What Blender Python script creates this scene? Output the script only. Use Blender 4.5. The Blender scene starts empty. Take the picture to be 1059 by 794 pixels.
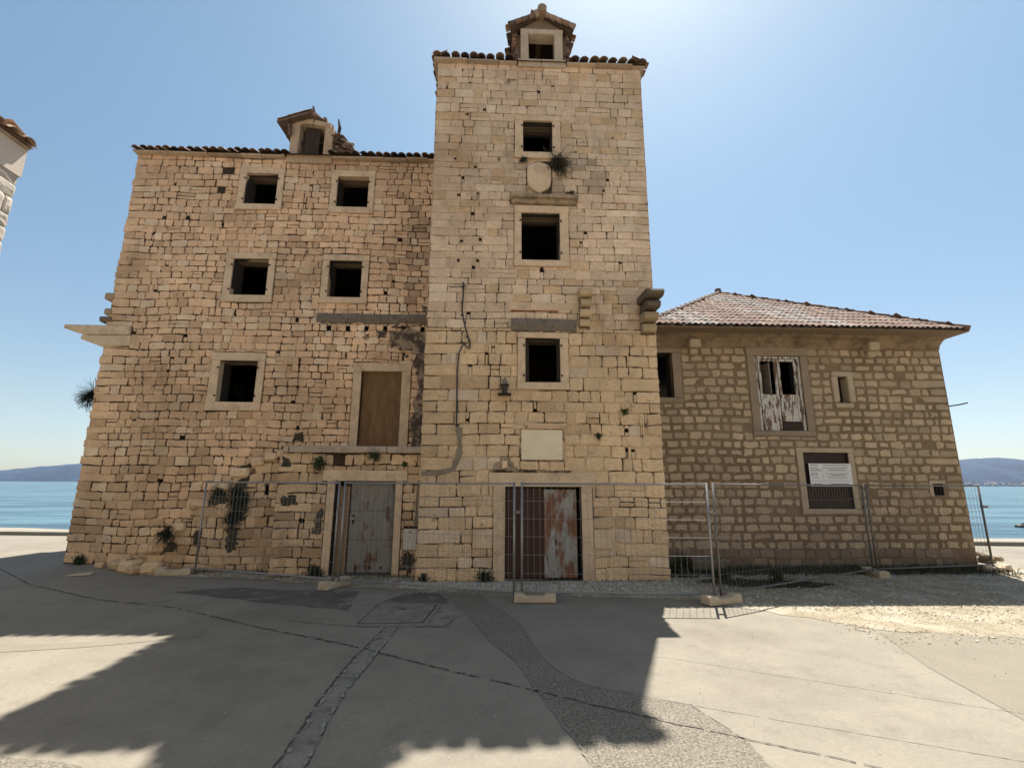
import bpy, math, random
from mathutils import Vector, Matrix, noise
R_ = math.radians
scene = bpy.context.scene
COL = scene.collection

# ------------------------------------------------------------------ camera
PITCH, ROLL, YAW, CAM_H = R_(11.75), R_(.28), R_(2.0), 2.0
rb = Vector((math.cos(YAW), -math.sin(YAW), 0))
fw = Vector((math.cos(PITCH)*math.sin(YAW), math.cos(PITCH)*math.cos(YAW), math.sin(PITCH)))
wb = Vector((-math.sin(PITCH)*math.sin(YAW), -math.sin(PITCH)*math.cos(YAW), math.cos(PITCH)))
rr = rb*math.cos(ROLL) + wb*math.sin(ROLL)
ww = -rb*math.sin(ROLL) + wb*math.cos(ROLL)
cd = bpy.data.cameras.new("camera")
cam = bpy.data.objects.new("camera", cd)
COL.objects.link(cam)
cam.matrix_world = Matrix(((rr.x, ww.x, -fw.x, 0), (rr.y, ww.y, -fw.y, 0), (rr.z, ww.z, -fw.z, CAM_H), (0, 0, 0, 1)))
cd.sensor_width = 36
cd.lens = 495/1059*36
cd.clip_start = .05
cd.clip_end = 40000
scene.camera = cam

# ------------------------------------------------------------------ light
SUN_AZ, SUN_EL = R_(22.0), R_(62.6)      # azimuth measured from +Y towards +X
world = bpy.data.worlds.new("World")
scene.world = world
world.use_nodes = True
wn = world.node_tree
bg = wn.nodes['Background']
sky = wn.nodes.new('ShaderNodeTexSky')
sky.sky_type = 'NISHITA'
sky.sun_disc = False
sky.sun_elevation = SUN_EL
sky.sun_rotation = SUN_AZ
sky.air_density = 1.0
sky.dust_density = .6
sky.ozone_density = 1.0
tint = wn.nodes.new('ShaderNodeMix')
tint.data_type = 'RGBA'
tint.blend_type = 'MULTIPLY'
tint.inputs['Factor'].default_value = 1
wtc = wn.nodes.new('ShaderNodeTexCoord')
wsx = wn.nodes.new('ShaderNodeSeparateXYZ')
wn.links.new(wtc.outputs['Generated'], wsx.inputs[0])
wcr = wn.nodes.new('ShaderNodeValToRGB')          # milky near the horizon, greener blue higher up
wcr.color_ramp.elements[0].position = 0
wcr.color_ramp.elements[0].color = (.98, 1.02, 1.12, 1)
wel = wcr.color_ramp.elements.new(.13)
wel.color = (1.16, 1.12, 1.04, 1)
wcr.color_ramp.elements[2].position = .6
wcr.color_ramp.elements[2].color = (1.33, 1.45, 1.28, 1)
wn.links.new(wsx.outputs['Z'], wcr.inputs[0])
wn.links.new(wcr.outputs[0], tint.inputs[7])
wn.links.new(sky.outputs[0], tint.inputs[6])
wn.links.new(tint.outputs[2], bg.inputs[0])
bg.inputs[1].default_value = .06
sd = bpy.data.lights.new("sun", 'SUN')
sun = bpy.data.objects.new("sun", sd)
COL.objects.link(sun)
sd.energy = 5.0
sd.angle = R_(.5)
sd.color = (1, .95, .87)
sv = Vector((math.sin(SUN_AZ)*math.cos(SUN_EL), math.cos(SUN_AZ)*math.cos(SUN_EL), math.sin(SUN_EL)))
sun.rotation_euler = sv.to_track_quat('Z', 'Y').to_euler()
sun.location = sv*60
scene.view_settings.view_transform = 'Standard'
scene.view_settings.look = 'None'
scene.view_settings.gamma = 1
scene.view_settings.use_curve_mapping = False
scene.view_settings.exposure = 1.02
scene.render.engine = 'CYCLES'
scene.cycles.volume_bounces = 1
scene.cycles.max_bounces = 8
scene.cycles.diffuse_bounces = 5

# ------------------------------------------------------------------ materials
def mat(name, base=(.5, .5, .5), rough=.9, attr=False, nscale=8, namt=.25, fine=60, famt=.15, bump=.3, bscale=40,
        stain=None, stain_scale=1.2, stain_lo=.5, stain_hi=.7, metal=0, stretch=(1, 1, 1), bdist=.01, stain2=None, s2=(.55, .7, 5), spec=.3, streak=None):
    m = bpy.data.materials.new(name)
    m.use_nodes = True
    t = m.node_tree
    N, L = t.nodes, t.links
    b = N['Principled BSDF']
    b.inputs['Roughness'].default_value = rough
    b.inputs['Metallic'].default_value = metal
    b.inputs['Specular IOR Level'].default_value = spec
    tc = N.new('ShaderNodeTexCoord')
    mp = N.new('ShaderNodeMapping')
    mp.inputs['Scale'].default_value = stretch
    L.new(tc.outputs['Object'], mp.inputs['Vector'])
    def nz(scale, detail=5, rgh=.6):
        n = N.new('ShaderNodeTexNoise')
        n.inputs['Scale'].default_value = scale
        n.inputs['Detail'].default_value = detail
        n.inputs['Roughness'].default_value = rgh
        L.new(mp.outputs[0], n.inputs['Vector'])
        return n
    if attr:
        a = N.new('ShaderNodeVertexColor')
        a.layer_name = 'Col'
        cur = a.outputs['Color']
    else:
        r = N.new('ShaderNodeRGB')
        r.outputs[0].default_value = (*base, 1)
        cur = r.outputs[0]
    def mix(fac, A, B, typ='MIX'):
        x = N.new('ShaderNodeMix')
        x.data_type = 'RGBA'
        x.blend_type = typ
        if isinstance(fac, float):
            x.inputs['Factor'].default_value = fac
        else:
            L.new(fac, x.inputs['Factor'])
        for s, val in ((6, A), (7, B)):
            if isinstance(val, tuple):
                x.inputs[s].default_value = (*val, 1)
            else:
                L.new(val, x.inputs[s])
        return x.outputs[2]
    def ramp(src, lo, hi, a, b_):
        q = N.new('ShaderNodeMapRange')
        q.inputs['From Min'].default_value = lo
        q.inputs['From Max'].default_value = hi
        q.inputs['To Min'].default_value = a
        q.inputs['To Max'].default_value = b_
        L.new(src, q.inputs['Value'])
        return q.outputs[0]
    def scalemul(cur, sc, amt, det=5):
        n = nz(sc, det)
        v = ramp(n.outputs['Fac'], .25, .75, 1-amt, 1+amt)
        x = N.new('ShaderNodeVectorMath')
        x.operation = 'SCALE'
        L.new(cur, x.inputs[0])
        L.new(v, x.inputs['Scale'])
        return x.outputs[0]
    cur = scalemul(cur, nscale, namt)
    cur = scalemul(cur, fine, famt, 3)
    if stain:
        n = nz(stain_scale, 8, .65)
        cur = mix(ramp(n.outputs['Fac'], stain_lo, stain_hi, 0, 1), cur, stain)
    if stain2:
        n = nz(s2[2], 8, .7)
        cur = mix(ramp(n.outputs['Fac'], s2[0], s2[1], 0, 1), cur, stain2)
    if streak:      # rain streaks and soot, longer than wide
        mp2 = N.new('ShaderNodeMapping')
        mp2.inputs['Scale'].default_value = (1.7, 1.7, .45)
        L.new(tc.outputs['Object'], mp2.inputs['Vector'])
        n = N.new('ShaderNodeTexNoise')
        n.inputs['Scale'].default_value = 1.1
        n.inputs['Detail'].default_value = 9
        n.inputs['Roughness'].default_value = .68
        L.new(mp2.outputs[0], n.inputs['Vector'])
        cur = mix(ramp(n.outputs['Fac'], .58, .86, 0, 1), cur, streak)
    L.new(cur, b.inputs['Base Color'])
    if bump:
        n = nz(bscale, 8, .65)
        bn = N.new('ShaderNodeBump')
        bn.inputs['Strength'].default_value = bump
        bn.inputs['Distance'].default_value = bdist
        L.new(n.outputs['Fac'], bn.inputs['Height'])
        L.new(bn.outputs[0], b.inputs['Normal'])
    return m

M = {}
M['stone'] = mat('stone', attr=True, nscale=3, namt=.14, fine=28, famt=.2, bump=1, bscale=17, bdist=.03,
                 stain=(.37, .225, .125), stain_scale=.55, stain_lo=.50, stain_hi=.86, stain2=(.15, .11, .075), s2=(.575, .80, 5), streak=(.22, .15, .095))
M['mortar_t'] = mat('mortar_tower', base=(.06, .04, .024), nscale=6, namt=.3, fine=40, famt=.3, bump=.6, stain=(.58, .43, .28), stain_scale=1.3, stain_lo=.47, stain_hi=.57)
M['mortar_l'] = mat('mortar_left', base=(.05, .03, .017), nscale=6, namt=.3, fine=40, famt=.3, bump=.6, stain=(.52, .35, .21), stain_scale=1.2, stain_lo=.53, stain_hi=.63)
M['mortar_r'] = mat('mortar_right', base=(.225, .152, .088), nscale=3, namt=.25, fine=40, famt=.2, bump=.6, stain=(.15, .098, .056), stain_scale=1, stain_lo=.45, stain_hi=.75)
M['stone2'] = mat('dry_stone', attr=True, nscale=3, namt=.12, fine=30, famt=.15, bump=.6, bscale=25, bdist=.015)
M['pale'] = mat('pale_dressed_stone', base=(.64, .475, .31), nscale=4, namt=.14, fine=35, famt=.14, bump=.6, bscale=22, stain=(.33, .235, .145), stain_scale=3, stain_lo=.50, stain_hi=.85)
M['marble'] = mat('white_marble', base=(.78, .65, .45), nscale=3, namt=.08, fine=20, famt=.06, bump=.15, stretch=(1, 1, 3), rough=.7)
M['render_dark'] = mat('blackened_render', base=(.10, .075, .055), nscale=5, namt=.4, fine=40, famt=.3, bump=1, bscale=20, stain=(.34, .25, .16), stain_scale=5, stain_lo=.50, stain_hi=.60)
M['cement'] = mat('old_cement', base=(.20, .165, .13), nscale=6, namt=.3, fine=50, famt=.3, bump=1, bscale=25, bdist=.03, stain=(.06, .05, .04), stain_scale=3, stain_lo=.55, stain_hi=.75)
M['cement2'] = mat('dirty_repair', base=(.40, .30, .19), nscale=5, namt=.3, fine=40, famt=.25, bump=.8, stain=(.13, .1, .07), stain_scale=4, stain_lo=.45, stain_hi=.7)
M['moss_void'] = mat('dark_moss_void', base=(.055, .048, .032), nscale=6, namt=.4, fine=40, famt=.3, bump=1, stain=(.22, .16, .1), stain_scale=5, stain_lo=.55, stain_hi=.68)
M['tile'] = mat('clay_tile', attr=True, nscale=6, namt=.3, fine=50, famt=.25, bump=.4, stain=(.07, .055, .045), stain_scale=5, stain_lo=.55, stain_hi=.8)
M['dark'] = mat('dark_timber', base=(.045, .032, .024), nscale=4, namt=.3, fine=40, famt=.3, stretch=(8, 8, 1))
M['timber'] = mat('old_timber', base=(.16, .11, .07), nscale=4, namt=.3, stretch=(1, 8, 8))
M['black'] = mat('black_iron', base=(.02, .018, .016), rough=.6)
M['interior'] = mat('shaded_interior', base=(.05, .042, .035), bump=.2)  # near-black: the shade inside openings and pits is put into the colour
M['ply'] = mat('plywood', base=(.20, .112, .048), nscale=2, namt=.4, fine=30, famt=.15, stretch=(6, 6, 1), bump=.1, rough=.75, stain=(.12, .07, .035), stain_scale=1.2, stain_lo=.5, stain_hi=.8)
M['greydoor'] = mat('grey_painted_door', base=(.21, .195, .175), nscale=2, namt=.2, fine=30, famt=.08, bump=.15, rough=.6, stretch=(2.2, 2.2, .7), stain=(.12, .065, .04), stain_scale=2.6, stain_lo=.55, stain_hi=.62, stain2=(.06, .035, .025), s2=(.66, .72, 6))
M['rustgrey'] = mat('rusty_grey_sheet', base=(.33, .33, .31), nscale=2, namt=.15, fine=30, famt=.08, bump=.15, rough=.6, stretch=(2, 2, .8), stain=(.19, .085, .042), stain_scale=1.8, stain_lo=.44, stain_hi=.54, stain2=(.11, .05, .03), s2=(.56, .62, 4))
M['redbrown'] = mat('dark_red_door', base=(.05, .024, .016), nscale=3, namt=.25, fine=30, famt=.15, rough=.6, bump=.15, stretch=(4, 4, 1))
M['peel'] = mat('peeling_white_wood', base=(.52, .49, .42), nscale=6, namt=.2, fine=40, famt=.15, stretch=(5, 5, 1), bump=.4, stain=(.15, .09, .055), stain_scale=3.5, stain_lo=.49, stain_hi=.55)
M['galv'] = mat('galvanised_steel', base=(.30, .29, .28), rough=.5, metal=.6, namt=.15, bump=0)
M['galv_dark'] = mat('dull_steel', base=(.16, .15, .14), rough=.55, metal=.5, namt=.2, bump=0)
M['foot'] = mat('concrete_block', base=(.46, .37, .26), nscale=5, namt=.15, bump=.5, bscale=30)
M['white'] = mat('white_board', base=(.74, .73, .70), namt=.04, famt=.03, bump=0, rough=.6)
M['ink'] = mat('printed_ink', base=(.10, .10, .11), bump=0)
M['metergrey'] = mat('grey_plastic_box', base=(.55, .52, .46), namt=.08, bump=.05, rough=.5)
M['leaf'] = mat('weed_leaves', attr=True, nscale=9, namt=.3, bump=0, rough=.7)
M['conc'] = mat('concrete_paving', base=(0.235, 0.209, 0.164), nscale=1.2, namt=.12, fine=26, famt=.11, bump=.4, bscale=60, bdist=.006,
                stain=(0.175, 0.151, 0.12), stain_scale=.45, stain_lo=.50, stain_hi=.74, stain2=(0.182, 0.158, 0.127), s2=(.52, .74, 2.2))
M['aggr'] = mat('exposed_aggregate', base=(0.189, 0.166, 0.130), nscale=2, namt=.1, fine=48, famt=.75, bump=1, bscale=50, bdist=.012, stain2=(.42, .39, .33), s2=(.62, .7, 40))
M['aggr2'] = mat('fine_aggregate', base=(0.214, 0.189, 0.144), nscale=2, namt=.08, fine=85, famt=.16, bump=.5, bscale=90, bdist=.006)
M['patch'] = mat('trench_concrete', base=(.22, .20, .17), nscale=3, namt=.25, fine=40, famt=.15, bump=.8, bscale=25, stain=(.12, .1, .085), stain_scale=4, stain_lo=.52, stain_hi=.66)
M['crumb'] = mat('broken_pale_edge', base=(.27, .25, .215), bump=.5)
M['tar'] = mat('tarry_patch', base=(.12, .105, .09), nscale=2, namt=.3, fine=40, famt=.2, bump=.6, stain=(.28, .25, .21), stain_scale=3, stain_lo=.55, stain_hi=.7)
M['soil'] = mat('dry_soil', base=(.30, .25, .17), nscale=2, namt=.3, fine=30, famt=.35, bump=1, bscale=30, bdist=.03, stain=(.42, .37, .28), stain_scale=1.5, stain_lo=.45, stain_hi=.62, stain2=(.12, .1, .075), s2=(.6, .75, 5))
M['crack'] = mat('joint_dirt', base=(.075, .066, .056), bump=0)
M['crackl'] = mat('joint_dust', base=(.22, .20, .17), bump=0)
M['pebble'] = mat('pebble', attr=True, nscale=20, namt=.15, bump=0)
M['beach'] = mat('beach_shingle', base=(.27, .24, .19), nscale=.5, namt=.12, fine=8, famt=.15, bump=.6, bscale=6, bdist=.05)
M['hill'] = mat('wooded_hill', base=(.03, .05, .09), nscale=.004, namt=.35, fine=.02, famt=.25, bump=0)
M['hplaster'] = mat('far_plaster', base=(.75, .72, .68), bump=0)
M['render'] = mat('pale_pink_render', base=(.62, .54, .46), nscale=1.5, namt=.08, bump=.3)

def sea_mat():
    m = bpy.data.materials.new('sea_water')
    m.use_nodes = True
    t = m.node_tree
    N, L = t.nodes, t.links
    b = N['Principled BSDF']
    b.inputs['Roughness'].default_value = .22
    b.inputs['IOR'].default_value = 1.33
    tc = N.new('ShaderNodeTexCoord')
    mp = N.new('ShaderNodeMapping')
    mp.inputs['Scale'].default_value = (.22, 1, 1)
    L.new(tc.outputs['Object'], mp.inputs['Vector'])
    hs = []
    for sc, d in ((.9, 6), (.22, 9)):
        n = N.new('ShaderNodeTexNoise')
        n.inputs['Scale'].default_value = sc
        n.inputs['Detail'].default_value = d
        L.new(mp.outputs[0], n.inputs['Vector'])
        hs.append(n)
    bn = N.new('ShaderNodeBump')
    bn.inputs['Strength'].default_value = .9
    bn.inputs['Distance'].default_value = .45
    L.new(hs[0].outputs['Fac'], bn.inputs['Height'])
    L.new(bn.outputs[0], b.inputs['Normal'])
    cr = N.new('ShaderNodeValToRGB')
    cr.color_ramp.elements[0].position = .42
    cr.color_ramp.elements[0].color = (.012, .055, .085, 1)
    cr.color_ramp.elements[1].position = .6
    cr.color_ramp.elements[1].color = (.07, .155, .19, 1)
    L.new(hs[1].outputs['Fac'], cr.inputs[0])
    L.new(cr.outputs[0], b.inputs['Base Color'])
    return m
M['sea'] = sea_mat()

# ------------------------------------------------------------------ builders
def V(*a): return Vector(a)

class MB:
    def __init__(s): s.v, s.f, s.c, s.m = [], [], [], []
    def face(s, idx, col=(.5, .5, .5), mi=0): s.f.append(tuple(idx)); s.c.append(col); s.m.append(mi)
    def poly(s, pts, col=(.5, .5, .5), mi=0):
        n = len(s.v); s.v += [tuple(p) for p in pts]; s.face(range(n, n+len(pts)), col, mi)
    def hexa(s, p, col=(.5, .5, .5), mi=0):      # 8 points: bottom ring then top ring
        n = len(s.v); s.v += [tuple(q) for q in p]
        for q in ((0, 3, 2, 1), (4, 5, 6, 7), (0, 1, 5, 4), (1, 2, 6, 5), (2, 3, 7, 6), (3, 0, 4, 7)):
            s.face([n+i for i in q], col, mi)
    def box(s, x0, x1, y0, y1, z0, z1, col=(.5, .5, .5), mi=0, j=0, rng=random):
        p = [(x, y, z) for z in (z0, z1) for x, y in ((x0, y0), (x1, y0), (x1, y1), (x0, y1))]
        if j: p = [tuple(c+rng.uniform(-j, j) for c in q) for q in p]
        s.hexa(p, col, mi)
    def slab(s, pts, z0, z1, col=(.5, .5, .5), mi=0):      # prism of a ccw outline
        n = len(s.v); k = len(pts)
        s.v += [(p[0], p[1], z0) for p in pts]+[(p[0], p[1], z1) for p in pts]
        s.face([n+k-1-i for i in range(k)], col, mi); s.face([n+k+i for i in range(k)], col, mi)
        for i in range(k): s.face((n+i, n+(i+1) % k, n+k+(i+1) % k, n+k+i), col, mi)
    def chamfer(s, cx, cy, cz, sx, sy, sz, rot=0, b=.2, j=.08, col=(.5, .5, .5), mi=0, rng=random, tilt=0):
        # chamfered block with jitter
        bx = [b*min(sx, sy, sz)]*3; h = (sx/2, sy/2, sz/2)
        ids = {}; base = len(s.v); k = 0
        Rm = Matrix.Rotation(rot, 3, 'Z') @ Matrix.Rotation(tilt, 3, 'X')
        for X in (-1, 1):
            for Y in (-1, 1):
                for Z in (-1, 1):
                    jj = [rng.uniform(-j, j)*h[i] for i in range(3)]
                    for ax in range(3):
                        p = [X*h[0]+jj[0], Y*h[1]+jj[1], Z*h[2]+jj[2]]
                        sg = (X, Y, Z)
                        for o in range(3):
                            if o != ax: p[o] -= sg[o]*bx[0]
                        q = Rm @ Vector(p)
                        s.v.append((q.x+cx, q.y+cy, q.z+cz)); ids[(X, Y, Z, ax)] = base+k; k += 1
        for ax in range(3):
            a, b2 = (ax+1) % 3, (ax+2) % 3
            for sg in (-1, 1):
                def K(u, w):
                    t = [0, 0, 0]; t[ax] = sg; t[a] = u; t[b2] = w; return ids[(*t, ax)]
                q = [K(-1, -1), K(1, -1), K(1, 1), K(-1, 1)]
                s.face(q if sg > 0 else q[::-1], col, mi)
        for ax in range(3):
            a, b2 = (ax+1) % 3, (ax+2) % 3
            for u in (-1, 1):
                for w in (-1, 1):
                    def K(sx_, which):
                        t = [0, 0, 0]; t[ax] = sx_; t[a] = u; t[b2] = w; return ids[(*t, which)]
                    s.face([K(-1, a), K(1, a), K(1, b2), K(-1, b2)], col, mi)
        for X in (-1, 1):
            for Y in (-1, 1):
                for Z in (-1, 1): s.face([ids[(X, Y, Z, 0)], ids[(X, Y, Z, 1)], ids[(X, Y, Z, 2)]], col, mi)
    def tube(s, pts, r, n=8, col=(.5, .5, .5), mi=0):
        pts = [Vector(p) for p in pts]; rings = []
        for i, p in enumerate(pts):
            d = (pts[min(i+1, len(pts)-1)]-pts[max(i-1, 0)]).normalized()
            a = d.orthogonal().normalized() if abs(d.z) < .95 else d.cross(V(0, 1, 0)).normalized()
            if abs(d.z) < .95: a = d.cross(V(0, 0, 1)).normalized()
            b = d.cross(a); rad = r[i] if isinstance(r, (list, tuple)) else r
            base = len(s.v)
            for k in range(n):
                t = 2*math.pi*k/n
                s.v.append(tuple(p+a*math.cos(t)*rad+b*math.sin(t)*rad))
            rings.append(base)
        for A, B in zip(rings, rings[1:]):
            for k in range(n): s.face((A+k, A+(k+1) % n, B+(k+1) % n, B+k), col, mi)
        s.face([rings[0]+k for k in range(n)][::-1], col, mi); s.face([rings[-1]+k for k in range(n)], col, mi)
    def lathe(s, prof, cx, cy, n=12, col=(.5, .5, .5), mi=0):
        rings = []
        for r, z in prof:
            rings.append(len(s.v))
            for k in range(n):
                t = 2*math.pi*k/n; s.v.append((cx+r*math.cos(t), cy+r*math.sin(t), z))
        for A, B in zip(rings, rings[1:]):
            for k in range(n): s.face((A+k, A+(k+1) % n, B+(k+1) % n, B+k), col, mi)
    def build(s, name, mats, parent=None, label=None, smooth=False, solid=0, loc=None):
        me = bpy.data.meshes.new(name)
        vs = s.v
        if loc is not None: vs = [(x-loc[0], y-loc[1], z-loc[2]) for x, y, z in vs]
        me.from_pydata(vs, [], s.f)
        if not isinstance(mats, (list, tuple)): mats = [mats]
        for m in mats: me.materials.append(m)
        me.polygons.foreach_set('material_index', s.m)
        if smooth: me.polygons.foreach_set('use_smooth', [True]*len(s.f))
        at = me.color_attributes.new('Col', 'FLOAT_COLOR', 'CORNER')
        buf = []
        for f, c in zip(s.f, s.c): buf += [c[0], c[1], c[2], 1.0]*len(f)
        at.data.foreach_set('color', buf)
        o = bpy.data.objects.new(name, me)
        COL.objects.link(o)
        if parent is not None: o.parent = parent
        if loc is not None: o.location = loc if parent is None else Vector(loc)
        if label: o['label'] = label
        if solid:
            md = o.modifiers.new('thickness', 'SOLIDIFY'); md.thickness = solid; md.offset = -1
        return o

def tag(o, label, cat, group=None):
    o['label'] = label; o['category'] = cat
    if group: o['group'] = group
    return o
def struct(o, kind='structure', label=None):
    o['kind'] = kind
    if label: o['label'] = label
    return o
def thing(name, label, cat, group=None):
    o = bpy.data.objects.new(name, None); COL.objects.link(o)
    o.empty_display_size = .3
    return tag(o, label, cat, group)
def settle(root, loc, rz=0):
    """give a thing built in world coordinates an origin at its own base"""
    root.location = loc
    for c in root.children:
        c.matrix_parent_inverse = Matrix.Translation(-Vector(loc))

class Frame:
    """a wall plane: u along the wall, d outwards"""
    def __init__(s, o, U, n): s.o, s.U, s.n = Vector(o), Vector(U), Vector(n)
    def p(s, u, z, d=0): return s.o+s.U*u+s.n*d+V(0, 0, z)
def front(Y): return Frame((0, Y, 0), (1, 0, 0), (0, -1, 0))
def east(X): return Frame((X, 0, 0), (0, 1, 0), (1, 0, 0))
def west(X): return Frame((X, 0, 0), (0, -1, 0), (-1, 0, 0))

def fbox(mb, fr, u0, u1, z0, z1, d0, d1, col=(.5, .5, .5), mi=0, j=0, rng=random):
    P = []
    for z in (z0, z1):
        for u, d in ((u0, d1), (u1, d1), (u1, d0), (u0, d0)):
            P.append(fr.p(u+rng.uniform(-j, j), z+rng.uniform(-j, j), d))
    mb.hexa(P, col, mi)

def core(mb, fr, u0, u1, z0, z1, holes, th, col, mi=0, backcol=None, bmi=None, hi=None):
    us = sorted({u0, u1}|{h[0] for h in holes}|{h[1] for h in holes})
    zs = sorted({z0, z1}|{h[2] for h in holes}|{h[3] for h in holes})
    us = [u for u in us if u0 <= u <= u1]; zs = [z for z in zs if z0 <= z <= z1]
    def solid(i, j):
        if i < 0 or j < 0 or i >= len(us)-1 or j >= len(zs)-1: return False
        cu, cz = (us[i]+us[i+1])/2, (zs[j]+zs[j+1])/2
        return not any(h[0] < cu < h[1] and h[2] < cz < h[3] for h in holes)
    bm = mi if bmi is None else bmi
    def rm(i, j): return (hi if hi is not None else mi) if 0 <= i < len(us)-1 and 0 <= j < len(zs)-1 else mi
    for i in range(len(us)-1):
        for j in range(len(zs)-1):
            if not solid(i, j): continue
            a, b, c, d = us[i], us[i+1], zs[j], zs[j+1]
            mb.poly([fr.p(a, c), fr.p(b, c), fr.p(b, d), fr.p(a, d)], col, mi)
            mb.poly([fr.p(a, d, -th), fr.p(b, d, -th), fr.p(b, c, -th), fr.p(a, c, -th)], col, bm)
            if not solid(i-1, j): mb.poly([fr.p(a, c, -th), fr.p(a, c), fr.p(a, d), fr.p(a, d, -th)], col, rm(i-1, j))
            if not solid(i+1, j): mb.poly([fr.p(b, c), fr.p(b, c, -th), fr.p(b, d, -th), fr.p(b, d)], col, rm(i+1, j))
            if not solid(i, j-1): mb.poly([fr.p(a, c, -th), fr.p(b, c, -th), fr.p(b, c), fr.p(a, c)], col, rm(i, j-1))
            if not solid(i, j+1): mb.poly([fr.p(a, d), fr.p(b, d), fr.p(b, d, -th), fr.p(a, d, -th)], col, rm(i, j+1))

def stone(mb, fr, a, b, c, d, st, col, rng, warp):
    g = st['gap']*rng.uniform(.5, 1.3)/2
    a += g; b -= g; c += g*.9; d -= g*.9
    w, h = b-a, d-c
    if w < .03 or h < .03: return
    m = min(w, h)
    r = [m*rng.uniform(*st['cut']) for _ in range(4)]
    J = st['jit']*min(m, .25)
    P = [(a+r[0], c), ((a+b)/2, c), (b-r[1], c), (b, c+r[1]), (b, (c+d)/2), (b, d-r[2]), (b-r[2], d), ((a+b)/2, d), (a+r[3], d), (a, d-r[3]), (a, (c+d)/2), (a, c+r[0])]
    P = [(x+rng.uniform(-J, J), z+rng.uniform(-J, J)) for x, z in P]
    P = [(x, z+warp(x, z)) for x, z in P]
    cx, cz = sum(p[0] for p in P)/12, sum(p[1] for p in P)/12
    pr = rng.uniform(*st['out']); bev = min(.2*m, st['bev'])
    k = 1-2*bev/m
    n = len(mb.v)
    tx, tz = rng.uniform(-.03, .03), rng.uniform(-.03, .03)
    for x, z in P: mb.v.append(tuple(fr.p(x, z, -.02)))
    for x, z in P: mb.v.append(tuple(fr.p(x, z, pr-bev*.6)))
    for x, z in P:
        x2, z2 = cx+(x-cx)*k, cz+(z-cz)*k
        mb.v.append(tuple(fr.p(x2, z2, pr+(x2-cx)*tx+(z2-cz)*tz+rng.uniform(-.3, .3)*bev)))
    mb.v.append(tuple(fr.p(cx+rng.uniform(-.2, .2)*w, cz, pr+rng.uniform(-.2, .5)*bev)))
    for i in range(12):
        j = (i+1) % 12
        mb.face((n+i, n+j, n+12+j, n+12+i), col)
        mb.face((n+12+i, n+12+j, n+24+j, n+24+i), col)
        mb.face((n+24+i, n+24+j, n+36), col)

def stones(mb, fr, u0, u1, z0, z1, holes, st, colf, rng, quoin=(False, False), ragged=0):
    off = rng.uniform(0, 50)
    wa = st.get('warp', .02)
    warp = lambda x, z: wa*noise.noise(Vector((x*.8+off, z*.9, off)))*1.6
    z = z0; row = 0
    while z < z1-.05:
        h = rng.uniform(*st['h'])
        if z+h > z1-.08: h = z1-z
        za, zb = z, z+h
        cuts = sorted({u0, u1}|{v for H in holes if H[2] < zb-.01 and H[3] > za+.01 for v in H[:2] if u0 < v < u1})
        iv = []
        for a, b in zip(cuts, cuts[1:]):
            av = [(za, zb)]
            for H in holes:
                if H[0] <= (a+b)/2 <= H[1]:
                    nv = []
                    for p, q in av:
                        if H[3] <= p or H[2] >= q: nv.append((p, q)); continue
                        if H[2]-p > .05: nv.append((p, H[2]))
                        if q-H[3] > .05: nv.append((H[3], q))
                    av = nv
            if iv and iv[-1][2] == av: iv[-1] = (iv[-1][0], b, av)
            else: iv.append((a, b, av))
        for a, b, av in iv:
            for p, q in av:
                x = a+(rng.uniform(-ragged, ragged) if a == u0 else 0); first = True
                end = b+(rng.uniform(-ragged, ragged) if b == u1 else 0)
                while x < end-.01:
                    w = rng.uniform(*st['w'])*(1 if rng.random() > .12 else 1.5)
                    if first and a == u0 and quoin[0]: w = rng.uniform(.55, .95) if row % 2 else rng.uniform(.32, .5)
                    qw = rng.uniform(.55, .95) if row % 2 == 0 else rng.uniform(.32, .5)
                    rem = end-x
                    if b == u1 and quoin[1] and rem > qw and rem-w < qw: w = rem-qw if rem-qw > .12 else rem
                    if rem-w < st['w'][0]*.6: w = rem
                    y0, y1 = p, q
                    if rng.random() < st.get('miss', .006) and not first:
                        pass
                    elif rng.random() < st.get('split', .07) and q-p > .2 and not first:
                        ms = rng.uniform(.4, .6)*(q-p)+p
                        stone(mb, fr, x, x+w, y0, ms, st, colf(x, ms, rng), rng, warp)
                        stone(mb, fr, x, x+w, ms, y1, st, colf(x, ms, rng), rng, warp)
                    else:
                        stone(mb, fr, x, x+w, y0, y1, st, colf(x+w/2, (p+q)/2, rng), rng, warp)
                    x += w; first = False
        z += h; row += 1

ASHLAR = dict(gap=.022, cut=(.02, .16), jit=.05, out=(.012, .034), bev=.018, h=(.2, .31), w=(.2, .52), warp=.02, split=.06, miss=.0015)
SMOOTH = dict(gap=.016, cut=(.0, .16), jit=.05, out=(.010, .024), bev=.010, h=(.155, .255), w=(.2, .5), warp=.02, split=.1, miss=.0008)
RUBBLE = dict(gap=.023, cut=(.02, .18), jit=.08, out=(.012, .03), bev=.013, h=(.17, .25), w=(.17, .40), warp=.04, split=.08, miss=.002)
DOTTED = dict(gap=.082, cut=(.05, .28), jit=.13, out=(.002, .016), bev=.007, h=(.195, .222), w=(.22, .38), warp=.014, split=.0, miss=.02)

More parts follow.
